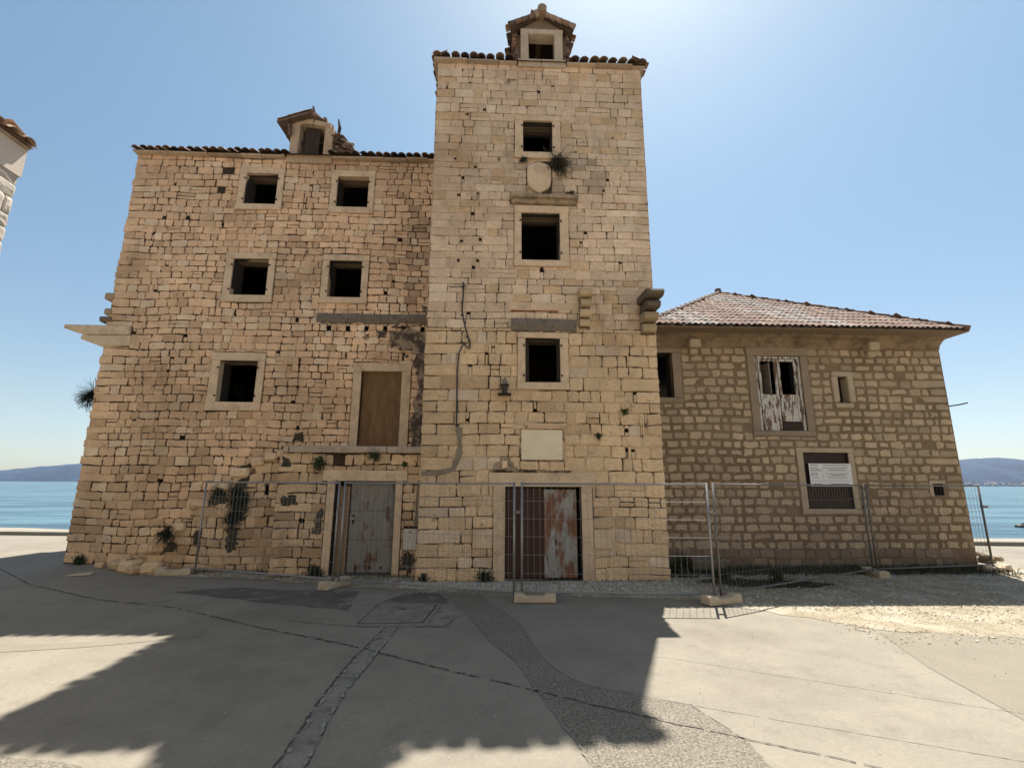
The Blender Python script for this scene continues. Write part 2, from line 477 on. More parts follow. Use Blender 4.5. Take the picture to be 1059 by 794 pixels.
def lum(c, k): return (c[0]*k, c[1]*k, c[2]*k)
def colf_tower(u, z, rng):
    t = noise.noise(Vector((u*.5, z*.35, 3)))
    base = (.72, .515, .31) if z < 5.5 else (.69, .51, .345)
    if rng.random() < .1: base = (.62, .43, .25)
    if rng.random() < .08: base = (.72, .56, .39)
    k = rng.uniform(.86, 1.07)*(1+.25*t)
    if math.hypot(u-2.0, (z-9.5)*1.3) < .75 and rng.random() < .7: k *= .72
    return lum(base, k)
def colf_left(u, z, rng):
    t = noise.noise(Vector((u*.4, z*.4, 9)))
    base = (.74, .495, .30)
    if rng.random() < .15: base = (.60, .395, .235)
    if rng.random() < .14: base = (.76, .56, .37)
    k = rng.uniform(.88, 1.08)*(1+.3*t)
    if u > -3.6 and 6.4 < z < 10:      # black weathering crust in the angle of the tower
        q = noise.noise(Vector((u*2.2, z*1.6, 2)))+.35*(u+2.6)
        if q > .1: k *= .62 if rng.random() < .6 else .8
    return lum(base, k)
def colf_terr(u, z, rng):
    base = (.64, .455, .275) if rng.random() > .2 else (.54, .36, .20)
    return lum(base, rng.uniform(.75, 1.12))
def colf_right(u, z, rng):
    return lum((.43, .325, .21), rng.uniform(.78, 1.12)*(1+.15*noise.noise(Vector((u*.5, z*.5, 1)))))
def colf_white(u, z, rng): return lum((.62, .56, .47), rng.uniform(.8, 1.1))
MORT_T, MORT_L, MORT_R = (.27, .195, .125), (.20, .135, .085), (.185, .135, .088)
DARKIN = (.05, .042, .035)

def surround(parent, fr, op, fo, d=.05, lint=None, sill=None, name='window', m=None, rng=random, sillout=0, extra=None, label=None, rev=.17):
    """dressed stone surround round opening op=(u0,u1,z0,z1), outer fo"""
    mb = MB(); j = .006
    lu0, lu1 = (fo[0], fo[1]) if not lint else lint
    su0, su1 = (fo[0], fo[1]) if not sill else sill
    fbox(mb, fr, lu0, lu1, op[3], fo[3], -rev, d+.004, j=j, rng=rng)
    if fo[2] < op[2]-.01: fbox(mb, fr, su0, su1, fo[2], op[2], -rev, d+.006+sillout, j=j, rng=rng)
    fbox(mb, fr, fo[0]+.01, op[0], op[2]+.003, op[3]-.003, -rev, d, j=j, rng=rng)
    fbox(mb, fr, op[1], fo[1]-.01, op[2]+.003, op[3]-.003, -rev, d, j=j, rng=rng)
    w = mb.build(name, m or M['pale'], parent, label=label)
    bv = w.modifiers.new('edge', 'BEVEL'); bv.width = .012; bv.segments = 2
    if extra != 'nopins':
        tb = MB()
        for k in range(3): fbox(tb, fr, op[0]-.1, op[1]+.1, op[3]-.02-.015*(k % 2), op[3]+.1, -.28-.1*k, -.19-.1*k, j=.006, rng=rng)
        tb.build('timber_lintel', M['timber'], w)
    # iron hinge pins
    if extra != 'nopins':
        for uu in (op[0]-.03, op[1]+.03):
            for t in (.15, .82):
                pm = MB(); z = op[2]+(op[3]-op[2])*t
                fbox(pm, fr, uu-.018, uu+.018, z-.02, z+.025, d-.01, d+.03)
                pm.build('hinge', M['black'], w)
    return w

def tiles(mb, P0, P1, Q0, Q1, per, amp, row, rng, cols, jit=.006):
    P0, P1, Q0, Q1 = map(Vector, (P0, P1, Q0, Q1))
    e = (P1-P0).normalized(); wid = (P1-P0).length
    q = Q0-P0; s = (q-e*q.dot(e)).normalized(); n = e.cross(s)
    if n.z < 0: n = -n
    Vh = q.dot(s); uq0 = q.dot(e); uq1 = (Q1-P0).dot(e)
    nr = max(1, int(Vh/row)+1); nc = int(wid/per)
    per = wid/nc
    S = 7
    for r in range(nr):
        v0, v1 = r*row-.03, min((r+1)*row+.02, Vh)
        vm = min((v0+v1)/2/Vh, 1)
        L0, L1 = uq0*vm, wid+(uq1-wid)*vm
        for k in range(nc):
            c = (k+.5)*per
            if c < L0-per*.3 or c > L1+per*.3: continue
            col = lum(rng.choice(cols), rng.uniform(.75, 1.15))
            ju, jv, jn = rng.uniform(-jit, jit), rng.uniform(-jit*2, jit*2), rng.uniform(0, jit)
            base = len(mb.v)
            for vv, lift in ((v0+jv, .022), (v1, .004)):
                for i in range(S):
                    t = i/(S-1)
                    hgt = amp*(math.sin(math.pi*t)**.75 if 0 < t < 1 else 0)
                    if vv == v1: hgt *= .9
                    mb.v.append(tuple(P0+e*(k*per+t*per*.96+ju)+s*vv+n*(hgt+lift+jn)))
            for i in range(S-1):
                mb.face((base+i, base+i+1, base+S+i+1, base+S+i), col)

def tuft(name, label, loc, size, n=60, dirv=(0, -1, .6), col=(.06, .075, .03), seed=1, blade=False, group=None, cat='weed', droop=.5):
    rng = random.Random(seed); mb = MB()
    D = Vector(dirv).normalized()
    for i in range(n):
        d = (D+Vector((rng.gauss(0, .6), rng.gauss(0, .45), rng.gauss(0, .6)))).normalized()
        L = size*rng.uniform(.4, 1.0)
        p = Vector((rng.uniform(-.2, .2)*size, 0, rng.uniform(-.2, .2)*size)); w = .008 if blade else .0035
        pts = []
        for k in range(5):
            pts.append(p.copy()); p = p+d*L/4; d = (d+V(0, 0, -.18*droop)).normalized()
        sd_ = d.cross(V(0, 0, 1)).normalized() if abs(d.z) < .95 else V(1, 0, 0)
        c = lum(col, rng.uniform(.5, 1.5))
        for a, b in zip(pts, pts[1:]):
            mb.poly([a-sd_*w, a+sd_*w, b+sd_*w*.8, b-sd_*w*.8], c)
        if not blade:
            for k in range(1, 5):
                for _ in range(3):
                    q = pts[k]+Vector([rng.gauss(0, size*.07) for _ in range(3)])
                    a = Vector([rng.gauss(0, 1) for _ in range(3)]).normalized()*rng.uniform(.012, .03)
                    b = a.cross(Vector([rng.gauss(0, 1) for _ in range(3)])).normalized()*rng.uniform(.006, .014)
                    mb.poly([q-a, q+b, q+a, q-b], lum(col, rng.uniform(.5, 1.7)))
    mb.v = [(x+loc[0], y+loc[1], z+loc[2]) for x, y, z in mb.v]
    o = mb.build(name, M['leaf'], loc=loc)
    return tag(o, label, cat, group)

# ------------------------------------------------------------------ SETTING: ground, water, hills
def shoreY(x): return 18.45-.0865*x
def sheet(name, pts, z, m, th=.0, sub=False):
    mb = MB(); mb.poly([(x, y, z) for x, y in pts])
    return struct(mb.build(name, m))
g = MB()
pts = [(-160, -90), (160, -90), (160, shoreY(160)), (-160, shoreY(-160))]
g.poly([(x, y, 0) for x, y in pts])
g.poly([(-160, shoreY(-160), 0), (160, shoreY(160), 0), (160, shoreY(160), -.45), (-160, shoreY(-160), -.45)])
struct(g.build('ground', M['conc']))
kb = MB(); pk = None
for k in range(81):
    x = -80+2*k; y = shoreY(x)-.45
    kb.hexa([(x, y, -.02), (x+1.985, y-.0865*1.985, -.02), (x+1.985, y+.35-.0865*1.985, -.02), (x, y+.35, -.02), (x, y, .13), (x+1.985, y-.0865*1.985, .13), (x+1.985, y+.35-.0865*1.985, .13), (x, y+.35, .13)])
struct(kb.build('quay_edge', M['conc']))
b = MB()
nx = 90
rng = random.Random(5)
rows = [(-.6, -.34), (2.5, -.42), (6, -.55), (9.5, -.72), (13, -.95), (30, -2.2)]
for i, (dy, z) in enumerate(rows):
    for k in range(nx+1):
        x = -160+320*k/nx
        b.v.append((x, shoreY(x)+dy+(rng.uniform(-.3, .3) if i else 0), z+rng.uniform(-.02, .02)))
for i in range(len(rows)-1):
    for k in range(nx): b.face((i*(nx+1)+k, i*(nx+1)+k+1, (i+1)*(nx+1)+k+1, (i+1)*(nx+1)+k))
struct(b.build('beach', M['beach'], smooth=True))
s = MB(); s.poly([(-6800, 10, -.75), (6800, 10, -.75), (6800, 7800, -.75), (-6800, 7800, -.75)])
struct(s.build('sea', M['sea']))

def hill(x0, x1, yc, depth, hf, seed, name='hill'):
    mb = MB(); nu, nv = 120, 14
    for j in range(nv+1):
        t = j/nv
        for i in range(nu+1):
            x = x0+(x1-x0)*i/nu
            H = hf(x)*(math.sin(math.pi*t)**.8 if 0 < t < 1 else 0)
            H *= 1+.12*noise.noise(Vector((x*.002, t*3, seed)))+.05*noise.noise(Vector((x*.01, t*8, seed)))
            mb.v.append((x, yc-depth/2+depth*t, H-1.5))
    for j in range(nv):
        for i in range(nu): mb.face((j*(nu+1)+i, j*(nu+1)+i+1, (j+1)*(nu+1)+i+1, (j+1)*(nu+1)+i))
    return struct(mb.build(name, M['hill'], smooth=True))
hill(-6700, -1500, 6600, 1600, lambda x: 250*min(1, max(0, (x+7600)/2300))*min(1, max(0, (-1400-x)/900)), 2)
hill(1500, 6700, 4600, 1800, lambda x: 255*min(1, max(0, (x-1400)/900))*(1-.06*max(0, (x-4600)/1500)), 7)

# town along the far shore
rng = random.Random(12)
def far_house(w, d, h):
    mb = MB(); mb.box(-w/2, w/2, -d/2, d/2, -2, h, mi=0)
    e = .4
    n = len(mb.v)
    mb.v += [(-w/2-e, -d/2-e, h), (w/2+e, -d/2-e, h), (w/2+e, d/2+e, h), (-w/2-e, d/2+e, h), (-w/2, 0, h+d*.28), (w/2, 0, h+d*.28)]
    for f in ((n, n+1, n+5, n+4), (n+2, n+3, n+4, n+5), (n+3, n, n+4), (n+1, n+2, n+5)): mb.face(f, mi=1)
    return mb.build('far_house', [M['hplaster'], M['farroof']])
M['farroof'] = mat('far_roof', base=(.26, .18, .14), bump=0)
protos = [far_house(20, 15, 11), far_house(34, 16, 15), far_house(16, 14, 9)]
for i in range(90):
    x = rng.uniform(3450, 4700); t = rng.random()**1.6
    o = protos[i] if i < 3 else protos[i % 3].copy()
    if i >= 3: COL.objects.link(o)
    zz = 3+t*38
    o.location = (x, 3700+zz*2.6, zz*.75); o.rotation_euler.z = rng.uniform(-.5, .5)
    tag(o, 'tiny pale house of the town strung along the far shore on the right', 'house', 'houses of the far shore town')

# sheets laid on the ground
def Zp(i): return .004*i
def ragged(pts, amp, rng, step=.25):
    out = []
    for i, p in enumerate(pts):
        q = pts[(i+1) % len(pts)]
        L = math.dist(p, q); k = max(1, int(L/step))
        for s_ in range(k):
            t = s_/k
            out.append((p[0]+(q[0]-p[0])*t+rng.uniform(-amp, amp), p[1]+(q[1]-p[1])*t+rng.uniform(-amp, amp)))
    return out
rng = random.Random(3)
left_e = [(-.98, 9.62), (-.40, 8.02), (.0, 6.68), (.29, 5.96), (.42, 5.33), (.56, 4.72), (.68, 4.21), (.72, 3.9), (.8, 2.6)]
right_e = [(2.2, 2.6), (2.03, 3.9), (2.04, 4.2), (1.97, 4.5), (1.84, 4.9), (1.5, 5.07), (1.25, 5.2), (.94, 5.38), (.75, 5.65), (.6, 6.1), (.5, 6.75), (.4, 7.6), (.2, 8.2), (-.08, 9.0), (-.3, 9.62)]
sheet('path', left_e+right_e, Zp(1), M['aggr'])
sheet('path', [(4.15, 2.4), (12, -2), (30, 3), (30, 7.5), (6.6, 7.0), (5.35, 7.0), (4.9, 5.74), (4.64, 4.52)], Zp(1), M['aggr2'])
sheet('path', [(-12, 5.2), (-6.45, 6.35), (-5.0, 6.62), (-3.9, 7.0), (-3.9, 7.2), (-5.0, 6.85), (-6.6, 6.62), (-12, 5.5)], Zp(1), M['aggr2'])
sheet('path', ragged([(-4.6, 4.3), (-3.5, 4.18), (-2.95, 4.02), (-2.6, 3.75), (-2.9, 3.0), (-5.0, 3.0)], .06, rng), Zp(1), M['aggr'])
# trench strip
tl = [(-1.52, 7.42), (-1.62, 5.95), (-1.62, 5.2), (-1.55, 3.97), (-1.5, 3.0)]
tr = [(-1.12, 3.0), (-1.33, 3.96), (-1.43, 5.2), (-1.38, 6.2), (-1.34, 7.36)]
sheet('road_patch', ragged(tl+tr, .018, rng, .12), Zp(1), M['patch'])
def ribbon(mb, pts, w, z, rng, amp=.01, dash=0, step=.022, sides=.5):
    for p, q in zip(pts, pts[1:]):
        L = math.dist(p, q); k = max(1, int(L/step)); dx, dy = (q[0]-p[0])/L, (q[1]-p[1])/L
        prev = None
        for s_ in range(k+1):
            t = s_/k; x, y = p[0]+(q[0]-p[0])*t, p[1]+(q[1]-p[1])*t
            n1 = amp*noise.noise(Vector((x*6, y*6, 2))); hw = w*(.5+sides*noise.noise(Vector((x*24, y*24, 5))))
            hw = max(hw, w*.1)
            a = (x-dy*(n1+hw), y+dx*(n1+hw), z); b_ = (x-dy*(n1-hw), y+dx*(n1-hw), z)
            if prev and not (dash and noise.noise(Vector((x*9, y*9, 8))) > dash): mb.poly([prev[1], b_, a, prev[0]])
            prev = (a, b_)
cr = MB()
ribbon(cr, [(-11.6, 12.3), (-9.2, 10.44), (-6.85, 9.12), (-5.19, 8.56), (-3.19, 7.36), (-1.82, 6.64), (-.63, 5.87), (.38, 5.26), (1.14, 4.78), (1.45, 4.62)], .02, Zp(2), rng, amp=.02, dash=.22, sides=.9)
ribbon(cr, [(-3.1, 7.75), (-1.9, 7.42), (-.6, 7.38)], .016, Zp(2), rng, amp=.02, dash=.2)
ribbon(cr, tl, .022, Zp(2), rng, amp=.02, dash=.3, sides=.8)
ribbon(cr, tr, .014, Zp(2), rng, amp=.02, dash=.1, sides=.8)
ribbon(cr, [(1.43, 4.6), (2.22, 4.18), (2.61, 3.97), (3.2, 3.6)], .012, Zp(2), rng, amp=.02, dash=.25)
struct(cr.build('pavement_joint', M['crack']))
cr = MB()
for L_ in ([(1.0, 6.4), (2.06, 6.11), (4.77, 4.64), (8, 3)], [(1.64, 4.98), (3.96, 3.91), (6, 2.9)], [(-7.5, 11.2), (-5.9, 11.2), (-3.6, 11.1)]):
    ribbon(cr, L_, .007, Zp(2), rng, amp=.01, dash=.5)
ribbon(cr, left_e[1:], .014, Zp(2), rng, amp=.02, dash=.25, sides=.8)
ribbon(cr, right_e[2:13], .010, Zp(2), rng, amp=.02, dash=.1, sides=.8)
struct(cr.build('pavement_joint', M['crackl']))
cr = MB()
ribbon(cr, [(x+.025, y) for x, y in tl], .026, Zp(3), rng, amp=.03, dash=-.05, sides=.9)
ribbon(cr, [(x-.01, y) for x, y in tr], .022, Zp(3), rng, amp=.03, dash=-.02, sides=.9)
struct(cr.build('pavement_joint', M['crumb']))
sheet('road_patch', ragged([(-5.92, 9.71), (-5.2, 10.1), (-3.9, 9.85), (-2.5, 9.7), (-2.35, 8.35), (-3.9, 8.9)], .05, rng), Zp(1), M['tar'])
sheet('road_patch', ragged([(-1.9, 8.8), (-1.0, 8.66), (-.75, 8.8), (-1.0, 9.6), (-1.6, 9.6)], .06, rng), Zp(1), M['tar'])
sheet('road_patch', ragged([(-.93, 8.5), (-.5, 8.1), (-.62, 7.42), (-1.9, 7.42), (-1.9, 7.5), (-1.06, 7.52)], .03, rng), Zp(1), M['patch'])
# stony margin at the foot of the walls
mar = ragged([(-8.6, 11.9), (-7.5, 11.3), (-4.9, 10.9), (-3.2, 10.2), (-2.0, 9.9), (-1.2, 9.72), (.5, 9.55), (2.5, 9.1), (3.6, 8.95), (4.0, 8.45), (5.03, 7.6), (5.34, 7.2), (6.2, 6.95), (7.13, 6.75), (9, 6.4), (13, 5.9), (20, 5.7), (20, 9.0), (15, 10.6), (13.0, 12.3), (12.4, 13.2), (-8.6, 13.2)], .09, rng, .2)
mb = MB(); k_ = len(mar); cx_, cy_ = 3.0, 11.2
mb.v = [(x, y, .0052) for x, y in mar]
for i, (x, y) in enumerate(mar):
    px_, py_ = mar[i-1]; qx_, qy_ = mar[(i+1) % k_]; tx_, ty_ = qx_-px_, qy_-py_; l_ = math.hypot(tx_, ty_) or 1
    mb.v.append((x-ty_/l_*.12, y+tx_/l_*.12, .013))
for i in range(k_): mb.face((i, (i+1) % k_, k_+(i+1) % k_, k_+i))
mb.face([k_+i for i in range(k_)])
struct(mb.build('verge', M['soil']))

M['dark_soil'] = mat('dark_earth', base=(.05, .042, .032), nscale=3, namt=.3, fine=30, famt=.3, bump=1, bscale=30, bdist=.03)  # darker soil tone for the strip and patch before the low house
sheet('verge', ragged([(3.75, 10.9), (5.5, 11.2), (8, 11.35), (11, 11.3), (12.1, 11.5), (12.3, 12.1), (3.75, 12.1)], .1, rng, .2), Zp(5), M['dark_soil'])
sheet('verge', ragged([(4.2, 10.5), (5.2, 9.9), (6.3, 9.85), (7.1, 10.2), (6.2, 10.6), (4.9, 10.9)], .12, rng, .2), Zp(5), M['dark_soil'])

# loose stones
pb = MB()
def pebble(mb, x, y, z, r, col, rng):
    n = len(mb.v)
    for dx, dy, dz in ((1, 0, 0), (0, 1, 0), (-1, 0, 0), (0, -1, 0), (0, 0, .7), (0, 0, -.3)):
        mb.v.append((x+r*dx*rng.uniform(.6, 1.3)+r*.2*rng.uniform(-1, 1), y+r*dy*rng.uniform(.6, 1.3)+r*.25*rng.uniform(-1, 1), z+r*dz*rng.uniform(.6, 1.2)))
    for f in ((0, 1, 4), (1, 2, 4), (2, 3, 4), (3, 0, 4), (1, 0, 5), (2, 1, 5), (3, 2, 5), (0, 3, 5)): mb.face([n+i for i in f], col)
def scatter(n, x0, x1, yf, rr_, cols, rng):
    for _ in range(n):
        x = rng.uniform(x0, x1); a, b_ = yf(x); y = rng.uniform(a, b_)
        pebble(pb, x, y, .014, rng.uniform(*rr_)*rng.uniform(.5, 1), lum(rng.choice(cols), rng.uniform(.7, 1.15)), rng)
PC = [(.5, .46, .38), (.42, .37, .29), (.55, .52, .46), (.33, .29, .23)]
rng = random.Random(8)
scatter(5200, -1.9, 3.9, lambda x: (9.75-.12*x, 10.55), (.012, .035), PC, rng)
scatter(900, -1.5, 3.4, lambda x: (9.35-.12*x, 9.8-.1*x), (.008, .022), PC, rng)
scatter(7500, 3.8, 13, lambda x: (max(6.1, 8.7-.45*(x-3.8)+.12*(x-3.8)**1.4*.4), 12.0), (.010, .034), [(.45, .4, .3), (.35, .3, .22), (.5, .46, .37), (.28, .23, .16)], rng)
scatter(2500, 5.0, 13, lambda x: (6.5, 8.6), (.008, .026), [(.52, .46, .33), (.42, .35, .22), (.56, .52, .43)], rng)
scatter(500, -8.4, -2, lambda x: (10.9-.2*(x+5), 11.3-.15*(x+5)), (.010, .035), PC, rng)
scatter(420, -7, -1, lambda x: (4.2, 10.4), (.004, .011), [(.14, .12, .1), (.4, .37, .32), (.2, .15, .1)], rng)
scatter(420, -1, 7, lambda x: (4.0, 8.6), (.004, .011), [(.14, .12, .1), (.45, .42, .36), (.2, .15, .1)], rng)
scatter(160, -3, 4, lambda x: (4.5, 9.2), (.005, .012), [(.2, .18, .15), (.5, .47, .4)], rng)
struct(pb.build('gravel', M['pebble']), 'stuff', 'loose pale gravel and broken stone along the foot of the buildings')

# ------------------------------------------------------------------ STONE HOUSE (left)
YL, YT, YR, YB, YS = 12.95, 10.6, 12.1, 11.15, 11.8
HL = thing('stone_house', 'tall ruined stone house left of the tower with empty windows and a broken roof dormer', 'house')
rng = random.Random(21)
XL0, XL1, ZL = -10.68, -1.62, 11.5
opsL = [(-7.45, -6.53, 9.97, 10.99), (-4.77, -3.86, 9.95, 10.96), (-7.50, -6.51, 7.14, 8.25), (-4.80, -3.87, 7.13, 8.25), (-7.50, -6.50, 4.10, 5.25)]
frL = [(-7.66, -6.34, 9.79, 11.17), (-4.98, -3.67, 9.76, 11.16), (-7.73, -6.31, 6.94, 8.43), (-5.01, -3.67, 6.95, 8.43), (-7.75, -6.29, 3.87, 5.48)]
doorU = (-3.67, -2.57, 2.84, 5.00); doorUf = (-3.90, -2.32, 2.84, 5.24)
pits = []
for k in range(6): pits.append((-4.72+k*.52, -4.62+k*.52, 6.17, 6.29))
for x, z in ((-9.9, 8.95), (-9.6, 7.2), (-5.6, 6.4), (-8.6, 5.9), (-9.4, 8.0), (-8.9, 4.9), (-5.5, 4.1), (-5.7, 5.1), (-9.0, 3.6), (-8.7, 2.0), (-2.9, 8.9), (-3.0, 7.6), (-6.0, 2.1), (-8.3, 3.1), (-5.3, 3.4)):
    pits.append((x, x+rng.uniform(.06, .13), z, z+rng.uniform(.05, .1)))
def clear(x, z, rects): return all(not (a-.15 < x < b_+.15 and c-.15 < z < d_+.15) for a, b_, c, d_ in rects)
rp = random.Random(17)
for _ in range(34):
    x, z = rp.uniform(-10.2, -1.9), rp.uniform(2.9, 11)
    if clear(x, z, frL+[doorUf]+pits+[(-5.1, -1.6, 6.0, 6.8)]): pits.append((x, x+rp.uniform(.03, .1), z, z+rp.uniform(.03, .08)))
wallL = MB()
f = front(YL)
core(wallL, f, XL0, XL1, 0, ZL, opsL+[doorU]+pits, .55, MORT_L, 1, bmi=2, hi=2)
hs = frL+[doorUf]+pits+[(-11, -10.0, 5.6, 6.2), (-6.2, -5.06, 11.35, 12)]
stones(wallL, f, XL0-.02, XL1, 0, ZL, hs, RUBBLE, colf_left, rng, quoin=(True, False), ragged=.035)
core(wallL, west(XL0), -20.2, -YL-.02, 0, ZL, [], .5, MORT_L, 1)
stones(wallL, west(XL0), -20.2, -YL-.02, 0, ZL, [], RUBBLE, colf_left, rng, quoin=(False, True))
wallL.box(XL0+.5, XL1, 19.7, 20.2, 0, ZL, MORT_L)
wallL.box(XL1-.03, XL1, YL+.55, 19.7, 0, ZL, DARKIN)
wallL.box(XL0+.5, XL1-.03, YL+.56, 19.7, 8.95, 9.1, DARKIN)
wallL.box(XL0+.5, XL1-.03, YL+.56, 19.7, 5.95, 6.1, DARKIN)
wallL.build('wall', [M['stone'], M['mortar_l'], M['interior']], HL)
for i, (o_, fo) in enumerate(zip(opsL, frL)):
    w = surround(HL, f, o_, fo, d=.045, rng=rng, sillout=.02 if i != 1 else .01, label='empty window opening in a dressed stone surround')
w = surround(HL, f, doorU, doorUf, d=.045, name='door', rng=rng, extra='nopins', label='upper doorway closed with brown plywood')
mb = MB(); fbox(mb, f, doorU[0]+.005, doorU[1]-.005, doorU[2], doorU[3], -.14, -.11)
for zz in (3.5, 4.4): fbox(mb, f, doorU[1]-.16, doorU[1]-.06, zz-.02, zz+.02, -.11, -.095)
mb.build('board', M['ply'], w)
# blackened render beside upper door + cement band
def blotch(parent, name, fr, pts, d, m, seed, amp=.07, step=.12):
    r_ = random.Random(seed); P = ragged(pts, amp, r_, step)
    mb = MB(); n = len(P); b0 = len(mb.v)
    cx, cz = sum(p[0] for p in P)/n, sum(p[1] for p in P)/n
    for u, z in P: mb.v.append(tuple(fr.p(u, z, 0)))
    for u, z in P: mb.v.append(tuple(fr.p(u, z, d)))
    mb.face([b0+n+i for i in range(n)])
    for i in range(n): mb.face((b0+i, b0+(i+1) % n, b0+n+(i+1) % n, b0+n+i))
    return mb.build(name, m, parent)
blotch(HL, 'plaster', f, [(-2.3, 2.84), (-1.64, 2.84), (-1.64, 6.1), (-2.3, 6.2), (-3.0, 6.1), (-2.9, 5.7), (-2.3, 5.6), (-2.1, 4.7), (-2.2, 4.0)], .05, M['render_dark'], 4)
for k_, (u, z, w_, h_) in enumerate(((-2.75, 5.75, .3, .18), (-3.3, 5.95, .18, .22), (-2.2, 5.45, .2, .2), (-3.65, 5.9, .1, .14), (-2.1, 6.75, .22, .16), (-2.5, 5.4, .12, .12), (-1.95, 7.2, .14, .25), (-2.9, 6.25, .5, .05))):
    blotch(HL, 'plaster', f, [(u, z), (u+w_, z), (u+w_, z+h_), (u, z+h_)], .038, M['render_dark'], 40+k_, .05, .07)
def band(parent, fr, u0, u1, z0, z1, out, seed, m=None):
    r_ = random.Random(seed); mb = MB(); k = max(4, int((u1-u0)/.07)); rings = []
    for i in range(k+1):
        u = u0+(u1-u0)*i/k; a = r_.uniform(-.025, .025)+.05*noise.noise(Vector((u*3, seed, 0))); t = (.75+.5*abs(noise.noise(Vector((u*4, seed, 7)))))*1 if 0 < i < k else .55
        rings.append(len(mb.v))
        for z, d in ((z0+a, 0), (z0+a*.5+.03, out*.5*t), ((z0+z1)/2, out*t+a*.5), (z1-.04, out*t*.9-a*.4), (z1+a*.6, 0)): mb.v.append(tuple(fr.p(u, z, d)))
    for A, B in zip(rings, rings[1:]):
        for j in range(4): mb.face((A+j, B+j, B+j+1, A+j+1))
    mb.face([rings[0]+j for j in range(5)]); mb.face([rings[-1]+j for j in range(5)][::-1])
    return mb.build('cement_band', m or M['cement'], parent)
band(HL, f, -5.02, -1.63, 6.36, 6.66, .14, 2)
# long projecting slabs at left corner
for P_, yo in (([(-10.02, 5.93), (-10.02, 6.19), (-11.79, 6.2), (-11.8, 6.1), (-11.15, 5.93)], .06), ([(-9.97, 5.62), (-9.97, 5.92), (-11.3, 5.915), (-11.31, 5.8), (-10.75, 5.6)], .05)):
    mb = MB(); n_ = len(P_)
    mb.v = [(x, YL-yo, z) for x, z in P_]+[(x, YL+.4, z) for x, z in P_]
    mb.face([k for k in range(n_)][::-1]); mb.face([n_+k for k in range(n_)])
    for k in range(n_): mb.face((k, (k+1) % n_, n_+(k+1) % n_, n_+k))
    o = mb.build('bracket_stone', M['pale'], HL, label='long pale slab jutting out past the left corner'); bv = o.modifiers.new('e', 'BEVEL'); bv.width = .02
for x_, z_, w_, h_, c_ in ((-10.75, 7.05, .3, .2, .4), (-10.75, 6.38, .34, .16, .2), (-10.72, 6.6, .22, .18, .4)):
    mb = MB(); mb.chamfer(x_, YL+.1, z_, w_, .3, h_, col=(c_, c_*.7, c_*.45)); mb.build('loose_stone', M['stone2'], HL)
TC = [(.24, .15, .10), (.30, .19, .125), (.17, .12, .09), (.36, .26, .19), (.12, .09, .075)]
# cornice and roof
mb = MB()
def cornice(mb, fr, u0, u1, z, out, rng, h=.06, gaps=()):
    u = u0
    while u < u1-.05:
        w = min(rng.uniform(.5, 1.1), u1-u)
        if not any(a < u+w/2 < b for a, b in gaps):
            fbox(mb, fr, u+.006, u+w-.006, z+rng.uniform(-.012, .012), z+h+rng.uniform(-.01, .01), -.3, out+rng.uniform(-.04, .03), col=lum((.50, .39, .28), rng.uniform(.7, 1.1)))
        u += w
cornice(mb, f, XL0-.06, -6.36, ZL+.002, .17, rng, h=.05); mb.build('cornice', M['stone'], HL)
mb = MB(); cornice(mb, f, -4.98, XL1, ZL+.002, .17, rng, h=.05); mb.build('cornice', M['stone'], HL)
def gapstrip(x0, x1): pass
mb = MB(); zr = ZL+.07
yr = 16.6; sl = (yr-(YL-.24))*math.tan(R_(24))
for x0, x1 in ((XL0-.08, -6.2), (-5.06, XL1+.0)):
    tiles(mb, (x0, YL-.24, zr), (x1, YL-.24, zr), (x0, YL+1.6, zr+1.84*math.tan(R_(24))), (x1, YL+1.6, zr+1.84*math.tan(R_(24))), .225, .058, .38, rng, TC, jit=.02)
zt = zr+1.84*math.tan(R_(24))
tiles(mb, (XL0-.08, YL+1.55, zt-.02), (XL1, YL+1.55, zt-.02), (XL0-.08, yr, zr+sl), (XL1, yr, zr+sl), .225, .058, .38, rng, TC, jit=.02)
tiles(mb, (XL1, 20.5, zr), (XL0-.08, 20.5, zr), (XL1, yr, zr+sl), (XL0-.08, yr, zr+sl), .225, .058, .38, rng, TC, jit=.02)
roofL = mb.build('roof', M['tile'], HL, solid=.014)
mb = MB()
e0 = YL-.215
mb.poly([(XL0-.07, e0, zr-.02), (XL1, e0, zr-.02), (XL1, yr, zr+sl-.06), (XL0-.1, yr, zr+sl-.06)], mi=0)
mb.poly([(XL1, 20.4, zr-.02), (XL0-.1, 20.4, zr-.02), (XL0-.1, yr, zr+sl-.06), (XL1, yr, zr+sl-.06)], mi=0)
mb.poly([(XL0, YL, zr-.03), (XL0, 20.2, zr-.03), (XL0, yr, zr+sl-.1)], mi=0)
mb.build('roof_deck', M['dark'], roofL)
